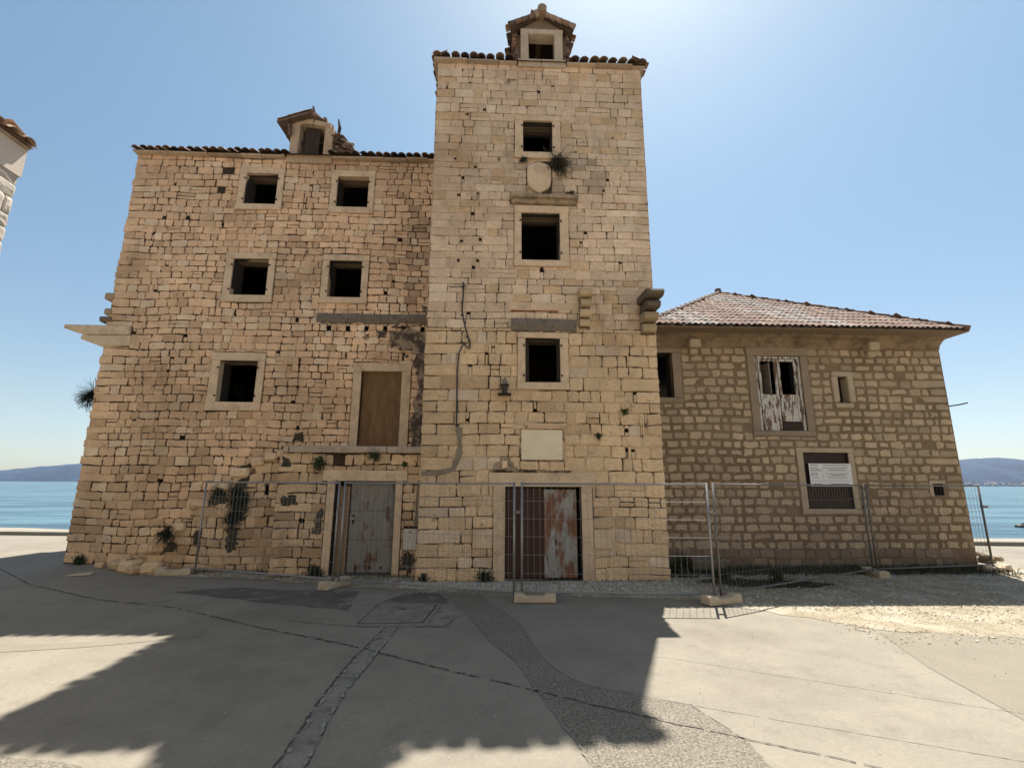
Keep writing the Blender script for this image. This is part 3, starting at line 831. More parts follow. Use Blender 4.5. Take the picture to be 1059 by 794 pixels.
# broken dormer
mb = MB(); fd = front(YL-.01)
dj = (.50, .375, .25)
fbox(mb, fd, -6.28, -6.04, 11.62, 12.72, -.3, .06, col=dj, j=.015, rng=rng)
fbox(mb, fd, -5.27, -5.02, 11.62, 12.62, -.3, .06, col=dj, j=.015, rng=rng)
fbox(mb, fd, -6.34, -5.0, 11.36, 11.62, -.3, .07, col=dj, j=.01, rng=rng)
for a, b_, z0, z1 in ((-6.2, -5.65, 12.66, 12.86), (-5.65, -5.12, 12.64, 12.84)):
    P = [fd.p(a, z0 if a < -6 else z0+.03, .08), fd.p(b_, z0+.03 if b_ < -5.3 else z0-.05, .08), fd.p(b_, z0+.03 if b_ < -5.3 else z0-.05, -.28), fd.p(a, z0, -.28),
         fd.p(a+.05, z1-.06 if a < -6 else z1, .08), fd.p(b_, z1 if b_ < -5.3 else z1-.12, .08), fd.p(b_, z1 if b_ < -5.3 else z1-.12, -.28), fd.p(a+.05, z1-.06 if a < -6 else z1, -.28)]
    mb.hexa(P, col=dj)
mb.box(-6.28, -6.1, YL+.25, YL+2.2, 11.55, 12.6, (.2, .14, .1)); mb.box(-5.2, -5.04, YL+.3, YL+1.7, 11.55, 12.35, (.12, .08, .06))
dorm = mb.build('dormer', M['stone'], HL, label='broken stone dormer with a collapsed tile roof')
bv = dorm.modifiers.new('e', 'BEVEL'); bv.width = .015
mb = MB()
for i, (a, b_) in enumerate(((-5.90, -5.74), (-5.73, -5.60), (-5.59, -5.46))): mb.box(a, b_, YL+.06-.01*i, YL+.1-.01*i, 11.66+.01*i, 12.66-.02*i)
mb.box(-6.05, -5.26, YL+.12, YL+.16, 11.7, 11.78); mb.box(-6.05, -5.26, YL+.12, YL+.16, 12.15, 12.22)
mb.box(-6.05, -5.26, YL+.45, YL+.5, 11.6, 12.7)
mb.build('shutter', M['dark'], dorm)
mb = MB()
mb.hexa([(-6.62, YL-.32, 12.52), (-5.70, YL-.32, 12.86), (-5.70, YL+1.2, 12.95), (-6.62, YL+1.2, 12.62)]+[(-6.62, YL-.32, 12.57), (-5.70, YL-.32, 12.92), (-5.70, YL+1.2, 13.0), (-6.62, YL+1.2, 12.67)], col=(.16, .11, .08))
tiles(mb, (-6.62, YL+1.2, 12.62), (-6.62, YL-.32, 12.6), (-5.62, YL+1.2, 13.02), (-5.62, YL-.32, 12.98), .2, .07, .38, rng, TC, jit=.03)
for i in range(26):
    x = rng.uniform(-5.65, -5.25); mb.chamfer(x, YL+rng.uniform(-.1, .7), 12.93-(x+5.65)*.35+rng.uniform(-.05, .06), rng.uniform(.1, .28), rng.uniform(.15, .3), rng.uniform(.03, .08), rot=rng.uniform(0, 3), col=rng.choice(TC), tilt=rng.uniform(-.4, .4), rng=rng)
for i in range(110):
    x = rng.uniform(-5.04, -4.45); t = (x+5.04)/.6
    mb.chamfer(x, YL+rng.uniform(-.05, .7), rng.uniform(11.65, 12.5-.5*t**1.5), rng.uniform(.1, .3), rng.uniform(.15, .35), rng.uniform(.04, .1), rot=rng.uniform(0, 3), col=lum(rng.choice(TC), .8), tilt=rng.uniform(-.6, .6), rng=rng)
mb.chamfer(-6.3, YL-.1, 12.42, .08, .4, .3, rot=.3, col=(.14, .1, .07), tilt=.5)
mb.build('dormer_roof', M['tile'], dorm)
mb = MB()
mb.tube([(-5.86, YL+.3, 13.62), (-5.72, YL+.2, 13.2), (-5.55, YL+.1, 12.8)], .035, 6); mb.build('rafter', M['dark'], dorm)
mb = MB(); mb.tube([(-5.02, YL+.25, 13.15), (-4.96, YL+.25, 12.85), (-4.98, YL+.2, 12.4)], [.02, .05, .055], 6); mb.build('rafter', M['dark'], dorm)
mb = MB(); mb.tube([(-5.5, YL+.3, 12.75), (-5.42, YL+.2, 13.15)], .05, 6)
mb.build('rafter', M['dark'], dorm)

# ------------------------------------------------------------------ TERRACE AND RUINED STAIR
HB = thing('stone_terrace', 'low stone terrace block with a ground door and a broken stair on its left', 'terrace')
rng = random.Random(31)
XB0, XB1, ZB = -4.87, -1.6, 2.64
fb = front(YB)
doorG = (-3.58, -2.23, 0.02, 2.04); doorGf = (-3.76, -2.06, 0.0, 2.28)
tm = MB()
pb_ = [(-4.6, -4.48, 1.62, 1.72), (-4.3, -4.2, 1.1, 1.2)]
core(tm, fb, XB0, XB1, 0, ZB, [doorG]+pb_, .5, MORT_T, 1)
stones(tm, fb, XB0, XB1, 0, ZB, [doorGf, (-3.86, -1.98, 2.04, 2.28), (-2.0, -1.68, .55, 1.02)]+pb_, RUBBLE, colf_terr, rng, quoin=(True, False), ragged=.02)
core(tm, west(XB0), -YL, -YB-.02, 0, ZB, [], .3, MORT_T, 1)
stones(tm, west(XB0), -YL, -YB-.02, 1.4, ZB, [], RUBBLE, colf_terr, rng)
tm.box(XB0+.3, XB1, YB+.5, YL-.03, ZB-.15, ZB-.01, DARKIN)
# stair wall: stepped ruin of courses
prof = [(-8.37, .12), (-7.9, .42), (-7.35, .8), (-7.0, 1.35), (-6.55, 1.7), (-6.2, 2.05), (-5.7, 2.4), (-5.16, 2.62), (-4.87, 2.64)]
def ph(u):
    for (a, za), (b_, zb) in zip(prof, prof[1:]):
        if a <= u <= b_: return za+(zb-za)*(u-a)/(b_-a)
    return 0
fs = front(YS)
cut = []
for (a, za), (b_, zb) in zip(prof, prof[1:]):
    cut.append((a, b_, (za+zb)/2, 3.0))
sp = [(-5.42, -5.34, 1.72, 1.96)]
core(tm, fs, -8.37, XB0+.02, 0, ZB, cut+sp, 1.1, MORT_L, 1)
stones(tm, fs, -8.37, XB0, 0, ZB, cut+sp, RUBBLE, colf_terr, rng)
tm.build('wall', [M['stone'], M['mortar_l']], HB)
mb = MB()
for i in range(90):      # loose blocks left on the slope of the stair
    u = rng.uniform(-8.5, -5.0)
    mb.chamfer(u, rng.uniform(YS+.05, YL-.15), ph(min(max(u, -8.36), -4.9))+rng.uniform(-.12, .06), rng.uniform(.2, .42), rng.uniform(.2, .36), rng.uniform(.12, .22), rot=rng.uniform(-.3, .3), j=.15, b=.22, col=colf_terr(0, 0, rng), tilt=rng.uniform(-.15, .15), rng=rng)
mb.build('stair', M['stone'], HB, label='crumbled stair of loose blocks without treads')
mb = MB(); u = -8.1
while u < -5.0:
    w_ = rng.uniform(.28, .5); um = min(u+w_/2, -4.9)
    mb.chamfer(um, YS+.12, ph(um)+.07+rng.uniform(-.03, .03), w_*.97, .42, rng.uniform(.16, .22), b=.2, j=.1, col=lum((.72, .52, .32), rng.uniform(.85, 1.1)), rng=rng, tilt=rng.uniform(-.08, .08)); u += w_
    mb.build('stair_edge', M['stone'], HB, label='pale capping block on the broken stair'); mb = MB()
for k_, P_ in enumerate(([(-5.75, 2.75), (-5.2, 2.8), (-5.15, 3.0), (-5.6, 2.95)], [(-6.7, 2.2), (-6.35, 2.3), (-6.3, 2.5), (-6.6, 2.4)], [(-5.35, 3.05), (-5.1, 3.05), (-5.1, 3.3), (-5.3, 3.3)])):
    blotch(HL, 'moss_void', f, P_, .04, M['moss_void'], 80+k_, .04, .07)  # dark moss, painted also to stand for shadowed voids behind the stair edge
mb = MB(); u = XB0+.1
for w_ in (.12, 1.0, 1.2, .8):
    mb.chamfer(u+w_/2, YB+.12, 2.74, w_-.015, .5, .15, b=.12, j=.03, col=lum((.52, .42, .31), rng.uniform(.75, 1.05)), rng=rng); u += w_
for i in range(3): mb.chamfer(-4.8+rng.uniform(-.05, .05), YB+.5+i*.4, 2.72, .35, .3, .14, j=.1, col=(.5, .4, .28), rng=rng)
mb.box(XB0+.1, XB1, YB+.36, YL-.05, 2.66, 2.8, (.4, .33, .25))
mb.build('terrace_slab', M['stone'], HB)
wd = surround(HB, fb, doorG, doorGf, d=.04, lint=(-3.86, -1.98), name='door', rng=rng, extra='nopins')
mb = MB(); fbox(mb, fb, -3.26, -2.28, .06, 1.98, -.22, -.18)
for zz in (.12, .14):
    for xx in (-3.05, -2.75, -2.5): fbox(mb, fb, xx-.02, xx+.02, .14, .18, -.18, -.165, mi=1)
fbox(mb, fb, -3.24, -3.12, 1.2, 1.24, -.18, -.12, mi=2); fbox(mb, fb, -3.2, -3.16, 1.1, 1.3, -.18, -.165, mi=1)
for zz in (.75, 1.38): fbox(mb, fb, -3.26, -2.28, zz, zz+.008, -.18, -.177, mi=1)
mb.build('door_leaf', [M['greydoor'], M['black'], M['galv']], wd, label='grey metal door leaf streaked with rust')
mb = MB()
for i in range(4): fbox(mb, fb, -3.56+i*.072, -3.495+i*.072, .04, 1.95-.03*(i % 2), -.2+.02*(i % 2), -.16+.02*(i % 2), col=(.2, .13, .08))
mb.build('board', mat('bare_boards', base=(.25, .165, .10), stretch=(8, 8, 1), namt=.3), wd)
mb = MB(); fbox(mb, fb, -3.56, -2.24, 0.0, .035, -.4, .02); mb.build('threshold', M['cement'], wd)
mb = MB(); fbox(mb, fb, -3.58, -2.23, 0, 2.04, -.49, -.46); mb.build('door_backing', M['interior'], wd)

for k_, P_ in enumerate(([(-6.2, 1.75), (-5.85, 1.85), (-5.75, 2.15), (-6.05, 2.05)], [(-6.15, 1.1), (-5.8, 1.15), (-5.75, 1.7), (-6.1, 1.75)], [(-6.15, .45), (-5.9, .45), (-5.95, 1.0), (-6.2, 1.0)], [(-6.75, 1.45), (-6.3, 1.5), (-6.3, 1.75), (-6.6, 1.68)], [(-7.6, .35), (-7.35, .4), (-7.3, .62), (-7.55, .6)], [(-6.9, .6), (-6.75, .6), (-6.78, .95), (-6.9, .9)])):
    blotch(HB, 'moss_void', fs, P_, .036, M['moss_void'], 60+k_, .05, .08)
for k_, P_ in enumerate(([(-4.75, 1.52), (-4.35, 1.52), (-4.4, 1.72), (-4.7, 1.7)], [(-2.05, .1), (-1.75, .1), (-1.72, .5), (-2.0, .5)], [(-3.98, .9), (-3.82, .9), (-3.82, 1.5), (-3.95, 1.3)], [(-4.8, 2.35), (-4.6, 2.35), (-4.62, 2.55), (-4.8, 2.6)])):
    blotch(HB, 'moss_void', fb, P_, .036, M['moss_void'], 70+k_, .04, .07)

# ------------------------------------------------------------------ TOWER
HT = thing('stone_tower', 'tall square stone tower in the middle with a tiled dormer and stacked empty windows', 'tower')
rng = random.Random(41)
XT0, XT1, ZT = -1.6, 3.72, 12.73
ft = front(YT)
opsT = [(.62, 1.36, 10.14, 11.06), (.58, 1.51, 7.22, 8.47), (.67, 1.47, 4.24, 5.29)]
frT = [(.40, 1.58, 9.97, 11.2), (.40, 1.74, 7.06, 8.66), (.49, 1.67, 4.08, 5.42)]
doorT = (.23, 1.88, .02, 1.94)
pt = []
for x, z in ((-1.2, 7.2), (-.95, 7.15), (-.5, 7.15), (-.9, 7.65), (-.45, 7.7), (-.65, 8.4), (-1.0, 8.9), (2.0, 7.7), (2.1, 7.95), (2.9, 3.15), (3.25, 3.0), (2.9, 2.7), (3.02, 2.7), (-.6, 6.98), (2.6, 9.1), (3.35, 3.25), (1.03, 6.93), (-1.1, 9.9), (2.7, 9.4), (1.0, 11.9), (1.35, 12.1)):
    pt.append((x, x+rng.uniform(.05, .09), z, z+rng.uniform(.05, .09)))
rp = random.Random(18)
for _ in range(34):
    x, z = rp.uniform(-1.4, 3.5), rp.uniform(2.6, 12.2)
    if clear(x, z, frT+pt+[(.2, 2.3, 8.6, 10), (.3, 2.25, 5.3, 6.6), (3.2, 3.8, 5.3, 6.6), (.3, 1.7, 2.4, 3.4)]): pt.append((x, x+rp.uniform(.03, .09), z, z+rp.uniform(.03, .07)))
lug = [(-.46, .0, .66, 1.06), (2.12, 2.6, .66, 1.06)]
tw = MB()
core(tw, ft, XT0, XT1, 0, ZT, opsT+[doorT]+pt, .6, MORT_T, 1, bmi=2, hi=2)
hT = opsT+frT+pt+lug+[(-.02, 2.13, 0, 2.24), (-.12, 2.2, 1.99, 2.24), (.55, 1.53, 2.48, 3.2), (.42, 1.58, 3.2, 3.33), (.30, 1.95, 8.68, 8.98), (.7, 1.34, 8.98, 9.9)]
stones(tw, ft, XT0-.02, XT1+.02, 0, 5.52, hT, ASHLAR, colf_tower, rng, quoin=(True, True), ragged=.012)
stones(tw, ft, XT0+.0, XT1-.0, 5.52, ZT, hT, SMOOTH, colf_tower, rng, quoin=(True, True), ragged=.008)
for fr_, a, b_ in ((east(XT1), YT+.02, 17.2), (west(XT0), -17.2, -YT-.02)):
    core(tw, fr_, a, b_, 0, ZT, [], .5, MORT_T, 1)
    stones(tw, fr_, a, b_, 0, ZT, [], SMOOTH, colf_tower, rng)
tw.box(XT0+.5, XT1-.5, 16.7, 17.2, 0, ZT, MORT_T)
tw.box(XT0+.5, XT1-.5, YT+.6, 16.7, 6.35, 6.5, DARKIN); tw.box(XT0+.5, XT1-.5, YT+.6, 16.7, 9.3, 9.42, DARKIN); tw.box(XT0+.5, XT1-.5, YT+.6, 16.7, 3.5, 3.65, DARKIN)
tw.build('wall', [M['stone'], M['mortar_t'], M['interior']], HT)
for i, (o_, fo) in enumerate(zip(opsT, frT)):
    w = surround(HT, ft, o_, fo, d=.05, rng=rng, sillout=.015, label=('topmost small empty window', 'largest empty window under a moulded cornice', 'lowest empty window with a dark timber frame')[i])
    if i == 2:
        mb = MB()
        for a, b_, c, d_ in ((.675, .73, 4.25, 5.28), (1.41, 1.465, 4.25, 5.28), (.73, 1.41, 5.22, 5.28), (.73, 1.41, 4.25, 4.29)): fbox(mb, ft, a, b_, c, d_, -.16, -.09)
        mb.build('frame', M['dark'], w)
        mb = MB(); mb.hexa([(.72, YT+.1, 4.3), (.76, YT+.1, 4.3), (.76, YT+.45, 4.3), (.72, YT+.45, 4.3), (.72, YT+.1, 5.2), (.76, YT+.1, 5.2), (.76, YT+.45, 5.2), (.72, YT+.45, 5.2)])
        mb.build('sash', M['dark'], w)
    if i == 1:
        mb = MB(); fbox(mb, ft, .34, 1.92, 8.70, 8.80, 0, .10, j=.01, rng=rng); fbox(mb, ft, .30, 1.96, 8.80, 8.87, 0, .20, j=.012, rng=rng); fbox(mb, ft, .34, 1.9, 8.87, 8.97, 0, .08, j=.015, rng=rng)
        mb.build('cornice', M['cement2'], w)
    if i == 0:
        mb = MB()
        for z, y in ((10.75, .5), (10.9, .3)): fbox(mb, ft, .5, 1.5, z, z+.03, -y-.02, -y)
wd = surround(HT, ft, doorT, (-.02, 2.13, .0, 2.23), d=.04, lint=(-.12, 2.2), name='door', rng=rng, extra='nopins')
for a, b_ in ((-.45, -.024), (2.135, 2.58)):
    mb = MB(); fbox(mb, ft, a, b_, .67, 1.05, 0, .042, j=.008); mb.build('lug_stone', M['pale'], wd)
mb = MB(); fbox(mb, ft, .24, 1.08, .05, 1.9, -.2, -.16)
for i in (2, 4): fbox(mb, ft, .24+i*.14-.004, .24+i*.14+.004, .05, 1.9, -.162, -.156)
mb.build('door_leaf', M['redbrown'], wd, label='dark red brown leaf on the left')
mb = MB(); fbox(mb, ft, 1.09, 1.8, .05, 1.88, -.2, -.155)
for i in range(1, 5): fbox(mb, ft, 1.09+i*.14-.003, 1.09+i*.14+.003, .05, 1.88, -.16, -.15)
mb.build('door_leaf', M['rustgrey'], wd, label='grey sheet metal leaf with big rust patches on the right')
mb = MB(); fbox(mb, ft, .23, 1.88, 0, 1.94, -.55, -.5); mb.build('door_backing', M['interior'], wd)
# plaque, hood, crest, cement, corbels
mb = MB(); fbox(mb, ft, .58, 1.49, 2.51, 3.17, 0, .045); o = mb.build('plaque', M['marble'], HT, label='blank pale marble slab set over the tower door'); bv = o.modifiers.new('e', 'BEVEL'); bv.width = .01
mb = MB(); fbox(mb, ft, .72, 1.54, 3.20, 3.26, 0, .06, j=.006); fbox(mb, ft, .66, 1.58, 3.26, 3.31, 0, .10, j=.008); fbox(mb, ft, .4, .66, 3.2, 3.26, 0, .05, j=.01)
mb.build('plaque_hood', M['pale'], o)
mb = MB(); P = []
for a in range(24):
    t = 2*math.pi*a/24; x, z = math.sin(t), math.cos(t)
    w_ = .30 if z > -.2 else .30*math.sqrt(max(0, 1-((-z-.2)/.8)**2))*.95+.01
    P.append((1.02+math.copysign(min(abs(x)*1.35, 1)*w_, x), 9.43+z*.42))
n = len(mb.v)
for k, d_ in ((1, 0), (1, .05), (.9, .085)):
    for u, z in P: mb.v.append(tuple(ft.p(1.02+(u-1.02)*k, 9.43+(z-9.43)*k, d_)))
mb.v.append(tuple(ft.p(1.02, 9.43, .1)))
for r in range(2):
    for i in range(24): mb.face((n+r*24+i, n+r*24+(i+1) % 24, n+(r+1)*24+(i+1) % 24, n+(r+1)*24+i))
for i in range(24): mb.face((n+48+i, n+48+(i+1) % 24, n+72))
mb.build('shield', M['pale'], HT, label='worn blank stone shield below the top window')
band(HT, ft, .34, 1.86, 5.44, 5.76, .15, 5)
mb = MB(); u = .3
for w_ in (.5, .55, .6): fbox(mb, ft, u, u+w_-.01, 5.98, 6.16, 0, .03, j=.01); u += w_
mb.build('lintel', M['pale'], HT)
mb = MB(); fbox(mb, ft, .34, 1.45, 5.93, 5.955, 0, .035, j=.006); mb.build('rusty_bar', mat('rusty_iron', base=(.2, .06, .03), rough=.8), HT)
def corbel(u0, u1, z0, n, out, seed, dark):
    """bracket of stepped rounded rolls, each set further out than the one below, with a dark joint between"""
    r_ = random.Random(seed); mb = MB(); z = z0; h0 = .9/n
    fbox(mb, ft, u0+.03, u1-.03, z0-.02, z0+.9, 0, .05, col=(.12, .09, .06))
    for i in range(n):
        h = h0*r_.uniform(.92, 1.05); p = out*((i+1)/n)**.85
        top = i == n-1
        c = (.13, .10, .07) if dark and (top or i == 2) else lum((.66, .49, .29), r_.uniform(.7, 1.05)*(.6 if dark else .9))
        a, b_ = u0+(0 if top else .035)+r_.uniform(-.01, .01), u1-(0 if top else .035)+r_.uniform(-.01, .01)
        ring = [(0, z+.025), (p*.62, z+.03)]
        for k in range(5):
            t = -math.pi/2+math.pi*k/4
            ring.append((p*.78+math.cos(t)*p*.22, z+h/2+math.sin(t)*(h/2-.02)))
        ring += [(0, z+h-.012)]
        base = len(mb.v)
        for u in (a, b_):
            for d, zz in ring: mb.v.append(tuple(ft.p(u+r_.uniform(-.006, .006), zz, d+r_.uniform(-.008, .008) if d else 0)))
        m_ = len(ring)
        mb.face([base+k for k in range(m_)], c); mb.face([base+m_+k for k in range(m_)][::-1], c)
        for k in range(m_): mb.face((base+k, base+m_+k, base+m_+(k+1) % m_, base+(k+1) % m_), c)
        z += h
    return mb.build('corbel', M['stone2'], HT, label='weathered stepped stone corbel bracket')
corbel(1.9, 2.2, 5.55, 4, .42, 3, False)
corbel(3.34, 3.72, 5.42, 4, .76, 6, True)
# cement repairs and cable chase
def strip_patch(parent, fr, pts, w, d, seed, m=None):
    r_ = random.Random(seed); L_, Rr = [], []
    for i, p in enumerate(pts):
        a = pts[max(0, i-1)]; b_ = pts[min(len(pts)-1, i+1)]; l = math.dist(a, b_); nx_, nz_ = -(b_[1]-a[1])/l, (b_[0]-a[0])/l
        wi = w*r_.uniform(.6, 1.3)/2; L_.append((p[0]+nx_*wi, p[1]+nz_*wi)); Rr.append((p[0]-nx_*wi, p[1]-nz_*wi))
    mb = MB()
    for i in range(len(pts)-1):
        q = [L_[i], Rr[i], Rr[i+1], L_[i+1]]
        mb.hexa([fr.p(*x, 0) for x in q]+[fr.p(*x, d) for x in q])
    return mb.build('cement_patch', m or mat('grey_cement', base=(.24, .19, .14), nscale=6, namt=.3, bump=.8), parent)
def dens(pts, st=.12):
    out = []
    for p, q in zip(pts, pts[1:]):
        k = max(1, int(math.dist(p, q)/st))
        out += [(p[0]+(q[0]-p[0])*i/k, p[1]+(q[1]-p[1])*i/k) for i in range(k)]
    return out+[pts[-1]]
strip_patch(HT, ft, dens([(-.8, 3.2), (-.76, 2.8), (-.8, 2.55), (-.9, 2.3), (-1.2, 2.22), (-1.58, 2.2)]), .12, .036, 2)
strip_patch(HB, fb, dens([(-1.61, 2.15), (-1.68, 2.0), (-1.72, 1.3), (-1.72, 1.06)]), .12, .046, 3)
blotch(HT, 'cement_patch', ft, [(-.15, 2.27), (.5, 2.27), (.42, 2.42), (.3, 2.58), (.1, 2.55), (-.02, 2.36)], .034, M['cement2'], 6, .05, .07)
# cornice & roof of tower
mb = MB(); cornice(mb, ft, XT0-.1, .46, ZT+.002, .12, rng, h=.055); mb.build('cornice', M['stone'], HT)
mb = MB(); cornice(mb, ft, 1.76, XT1+.1, ZT+.002, .12, rng, h=.055); mb.build('cornice', M['stone'], HT)
mb = MB()
for fr_, a, b_ in ((east(XT1), YT, 17.2), (west(XT0), -17.2, -YT)): cornice(mb, fr_, a, b_, ZT+.002, .12, rng, h=.055)
mb.build('cornice', M['stone'], HT)
mb = MB(); zr = ZT+.075; ov = .12
E = [V(XT0-ov, YT-.17, zr), V(XT1+ov, YT-.17, zr), V(XT1+ov, 17.4, zr), V(XT0-ov, 17.4, zr)]
A0, A1 = V(1.06, 13.4, zr+1.5), V(1.06, 14.6, zr+1.5)
def cutq(P, Q, t): return P+(Q-P)*t
# front face split round the dormer
T1 = .26
def onface(x, y): return V(x, y, zr+1.5*(y-(YT-.17))/(13.4-(YT-.17)))
yd = 12.4
tiles(mb, E[0], V(.36, YT-.17, zr), onface(XT0-ov+(1.06-XT0+ov)*(yd-YT+.26)/(13.4-YT+.26), yd), onface(.36, yd), .225, .062, .4, rng, TC, jit=.022)
tiles(mb, V(1.86, YT-.17, zr), E[1], onface(1.86, yd), onface(XT1+ov+(1.06-XT1-ov)*(yd-YT+.26)/(13.4-YT+.26), yd), .225, .062, .4, rng, TC, jit=.022)
for a, b_, c, d_ in ((E[1], E[2], A0, A1), (E[2], E[3], A1, A1), (E[3], E[0], A1, A0)): tiles(mb, a, b_, c, d_, .225, .062, .4, rng, TC, jit=.02)
roofT = mb.build('roof', M['tile'], HT, solid=.014)
mb = MB(); dz = V(0, 0, -.03); ins = [V(.02, .03, 0), V(-.02, .03, 0), V(-.02, -.03, 0), V(.02, -.03, 0)]
Ei = [e_+i_ for e_, i_ in zip(E, ins)]
for q in ((Ei[0], Ei[1], A0), (Ei[1], Ei[2], A1, A0), (Ei[2], Ei[3], A1), (Ei[3], Ei[0], A0, A1)): mb.poly([p+dz for p in q])
mb.build('roof_deck', M['dark'], roofT)
# tower dormer
mb = MB(); fd = front(YT-.02); dc = (.53, .42, .30)
fbox(mb, fd, .56, .76, 12.98, 13.78, -.25, .05, col=dc, j=.006, rng=rng); fbox(mb, fd, 1.45, 1.66, 12.98, 13.78, -.25, .05, col=dc, j=.006, rng=rng)
fbox(mb, fd, .55, 1.67, 13.78, 13.94, -.25, .055, col=dc, j=.006, rng=rng); fbox(mb, fd, .48, 1.1, 12.76, 12.98, -.25, .06, col=dc, j=.01, rng=rng); fbox(mb, fd, 1.11, 1.74, 12.76, 12.98, -.25, .06, col=dc, j=.01, rng=rng)
mb.poly([fd.p(.5, 13.94, .0), fd.p(1.72, 13.94, .0), fd.p(1.11, 14.36, .0)], (.22, .16, .11))
mb.box(.42, .7, YT+.1, YT+2.6, 12.8, 13.92, (.17, .115, .08)); mb.box(1.52, 1.8, YT+.1, YT+2.6, 12.8, 13.92, (.17, .115, .08))
mb.box(.7, 1.52, YT+1.6, YT+1.7, 12.8, 13.92, DARKIN)
for sx_, x0 in ((-1, .40), (1, 1.82)):       # rough edges of the tiled cheeks
    for i in range(16): mb.chamfer(x0+rng.uniform(-.03, .03), YT+.12+rng.uniform(0, .2), 12.85+i*.068, .09, .3, .06, col=lum(rng.choice(TC), .8), j=.2, rng=rng)
dorT = mb.build('dormer', M['stone'], HT, label='square stone dormer window with a tiled gable roof')
mb = MB(); apx = V(1.11, YT-.2, 14.34); bk = 2.9
for sgn in (-1, 1):
    ex = 1.11+sgn*.86
    P0_, P1_ = V(ex, YT-.2, 13.93), V(ex, YT+bk, 13.93)
    if sgn > 0: tiles(mb, P0_, P1_, apx, V(1.11, YT+bk, 14.34), .23, .08, .38, rng, TC, jit=.025)
    else: tiles(mb, P1_, P0_, V(1.11, YT+bk, 14.34), apx, .23, .08, .38, rng, TC, jit=.025)
    # verge: tiles seen end-on along the gable
    for i in range(5):
        t = (i+.5)/5; x = ex+(1.11-ex)*t; z = 13.95+.39*t
        mb.tube([(x+sgn*.1, YT-.18, z-.05), (x-sgn*.08, YT-.17, z+.06)], [.07, .05], 8, col=lum(rng.choice(TC), .9))
mb.tube([(1.11, YT-.3, 14.40), (1.11, YT+bk, 14.38)], [.12, .1], 10, col=(.30, .22, .13))
for i in range(7): mb.chamfer(1.11+rng.uniform(-.2, .2), YT-.12+rng.uniform(-.1, .1), 14.36+rng.uniform(-.06, .14), .16, .2, .09, rot=rng.uniform(0, 2), col=rng.choice(TC), rng=rng, tilt=.3)
mb.poly([(.28, YT-.1, 13.9), (1.11, YT-.1, 14.38), (1.11, YT+bk, 14.38), (.28, YT+bk, 13.9)], (.1, .07, .05)); mb.poly([(1.94, YT-.1, 13.9), (1.94, YT+bk, 13.9), (1.11, YT+bk, 14.38), (1.11, YT-.1, 14.38)], (.1, .07, .05))
mb.build('dormer_roof', M['tile'], dorT, solid=.012)

dorT.location.z = -.1

# ------------------------------------------------------------------ RIGHT HOUSE
HR = thing('stone_house', 'low two storey stone house right of the tower with a pinkish hipped tile roof', 'house')
rng = random.Random(51)
XR0, XR1, ZR = 3.76, 12.0, 5.88
f2 = front(YR)
oR1 = (4.02, 4.65, 4.21, 5.41); oR2 = (6.88, 8.10, 3.37, 5.37); oS = (9.05, 9.32, 4.13, 4.81); oR3 = (7.88, 9.06, 1.42, 2.82); oH = (11.18, 11.46, 1.76, 2.05)
fR1 = (3.9, 4.88, 4.08, 5.53); fR2 = (6.65, 8.30, 3.24, 5.6); fS = (8.88, 9.49, 4.0, 4.96); fR3 = (7.70, 9.22, 1.29, 2.94)
rw = MB()
core(rw, f2, XR0, XR1, 0, ZR, [oR1, oR2, oS, oR3, oH], .5, MORT_R, 1, bmi=2, hi=2)
hR = [fR1, fR2, fS, fR3, (11.1, 11.55, 1.68, 2.13), (3.7, 12.1, 5.62, 6)]
stones(rw, f2, XR0, XR1+.01, .45, ZR, hR, DOTTED, colf_right, rng, quoin=(False, True), ragged=.012)
stones(rw, f2, XR0, XR1-.6, .0, .47, [], dict(RUBBLE, gap=.05), lambda u, z, r: lum((.27, .2, .13), r.uniform(.6, 1.1)), rng)
core(rw, east(XR1), YR+.02, 21.8, 0, ZR, [], .5, MORT_R, 1)
stones(rw, east(XR1), YR+.02, 21.8, 0, ZR, [], DOTTED, colf_right, rng)
core(rw, west(XR0), -21.8, -YR-.52, 0, ZR, [], .4, MORT_R, 1)
rw.box(XR0+.5, XR1-.5, 21.3, 21.8, 0, ZR, MORT_R)
rw.box(XR0+.42, XR1-.5, YR+.52, 21.3, 2.95, 3.1, DARKIN)
rw.build('wall', [M['stone2'], M['mortar_r'], M['interior']], HR)
M['brownstone'] = mat('brown_plaster_surround', base=(.27, .205, .14), nscale=4, namt=.15, bump=.5)
surround(HR, f2, oR1, fR1, d=.02, m=M['brownstone'], rng=rng, extra='nopins', label='narrow dark window beside the tower')
w2 = surround(HR, f2, oR2, fR2, d=.025, m=M['brownstone'], rng=rng, extra='nopins', label='tall window with peeling white shutters')
# shutter frame: outer frame and two leaves
mb = MB()
for a, b_, c, d_ in ((6.885, 6.95, 3.38, 5.36), (8.03, 8.095, 3.38, 5.36), (6.95, 8.03, 5.3, 5.36)): fbox(mb, f2, a, b_, c, d_, -.1, -.03, j=.004, rng=rng)
mb.build('frame', M['peel'], w2)
for u0_, u1_, low in ((6.98, 7.47, 3.38), (7.5, 8.0, 3.62)):
    mb = MB()
    fbox(mb, f2, u0_, u0_+.06, low, 5.29, -.085, -.04); fbox(mb, f2, u1_-.06, u1_, low, 5.29, -.085, -.04)
    fbox(mb, f2, u0_+.06, u1_-.06, 5.23, 5.29, -.085, -.045); fbox(mb, f2, u0_+.06, u1_-.06, 4.22, 4.33, -.085, -.045)
    fbox(mb, f2, u0_+.06, u1_-.06, low+.02, 4.22, -.08, -.055)
    fbox(mb, f2, u0_+.06, u1_-.06, low, low+.1, -.085, -.045)
    mb.build('shutter', M['peel'], w2)
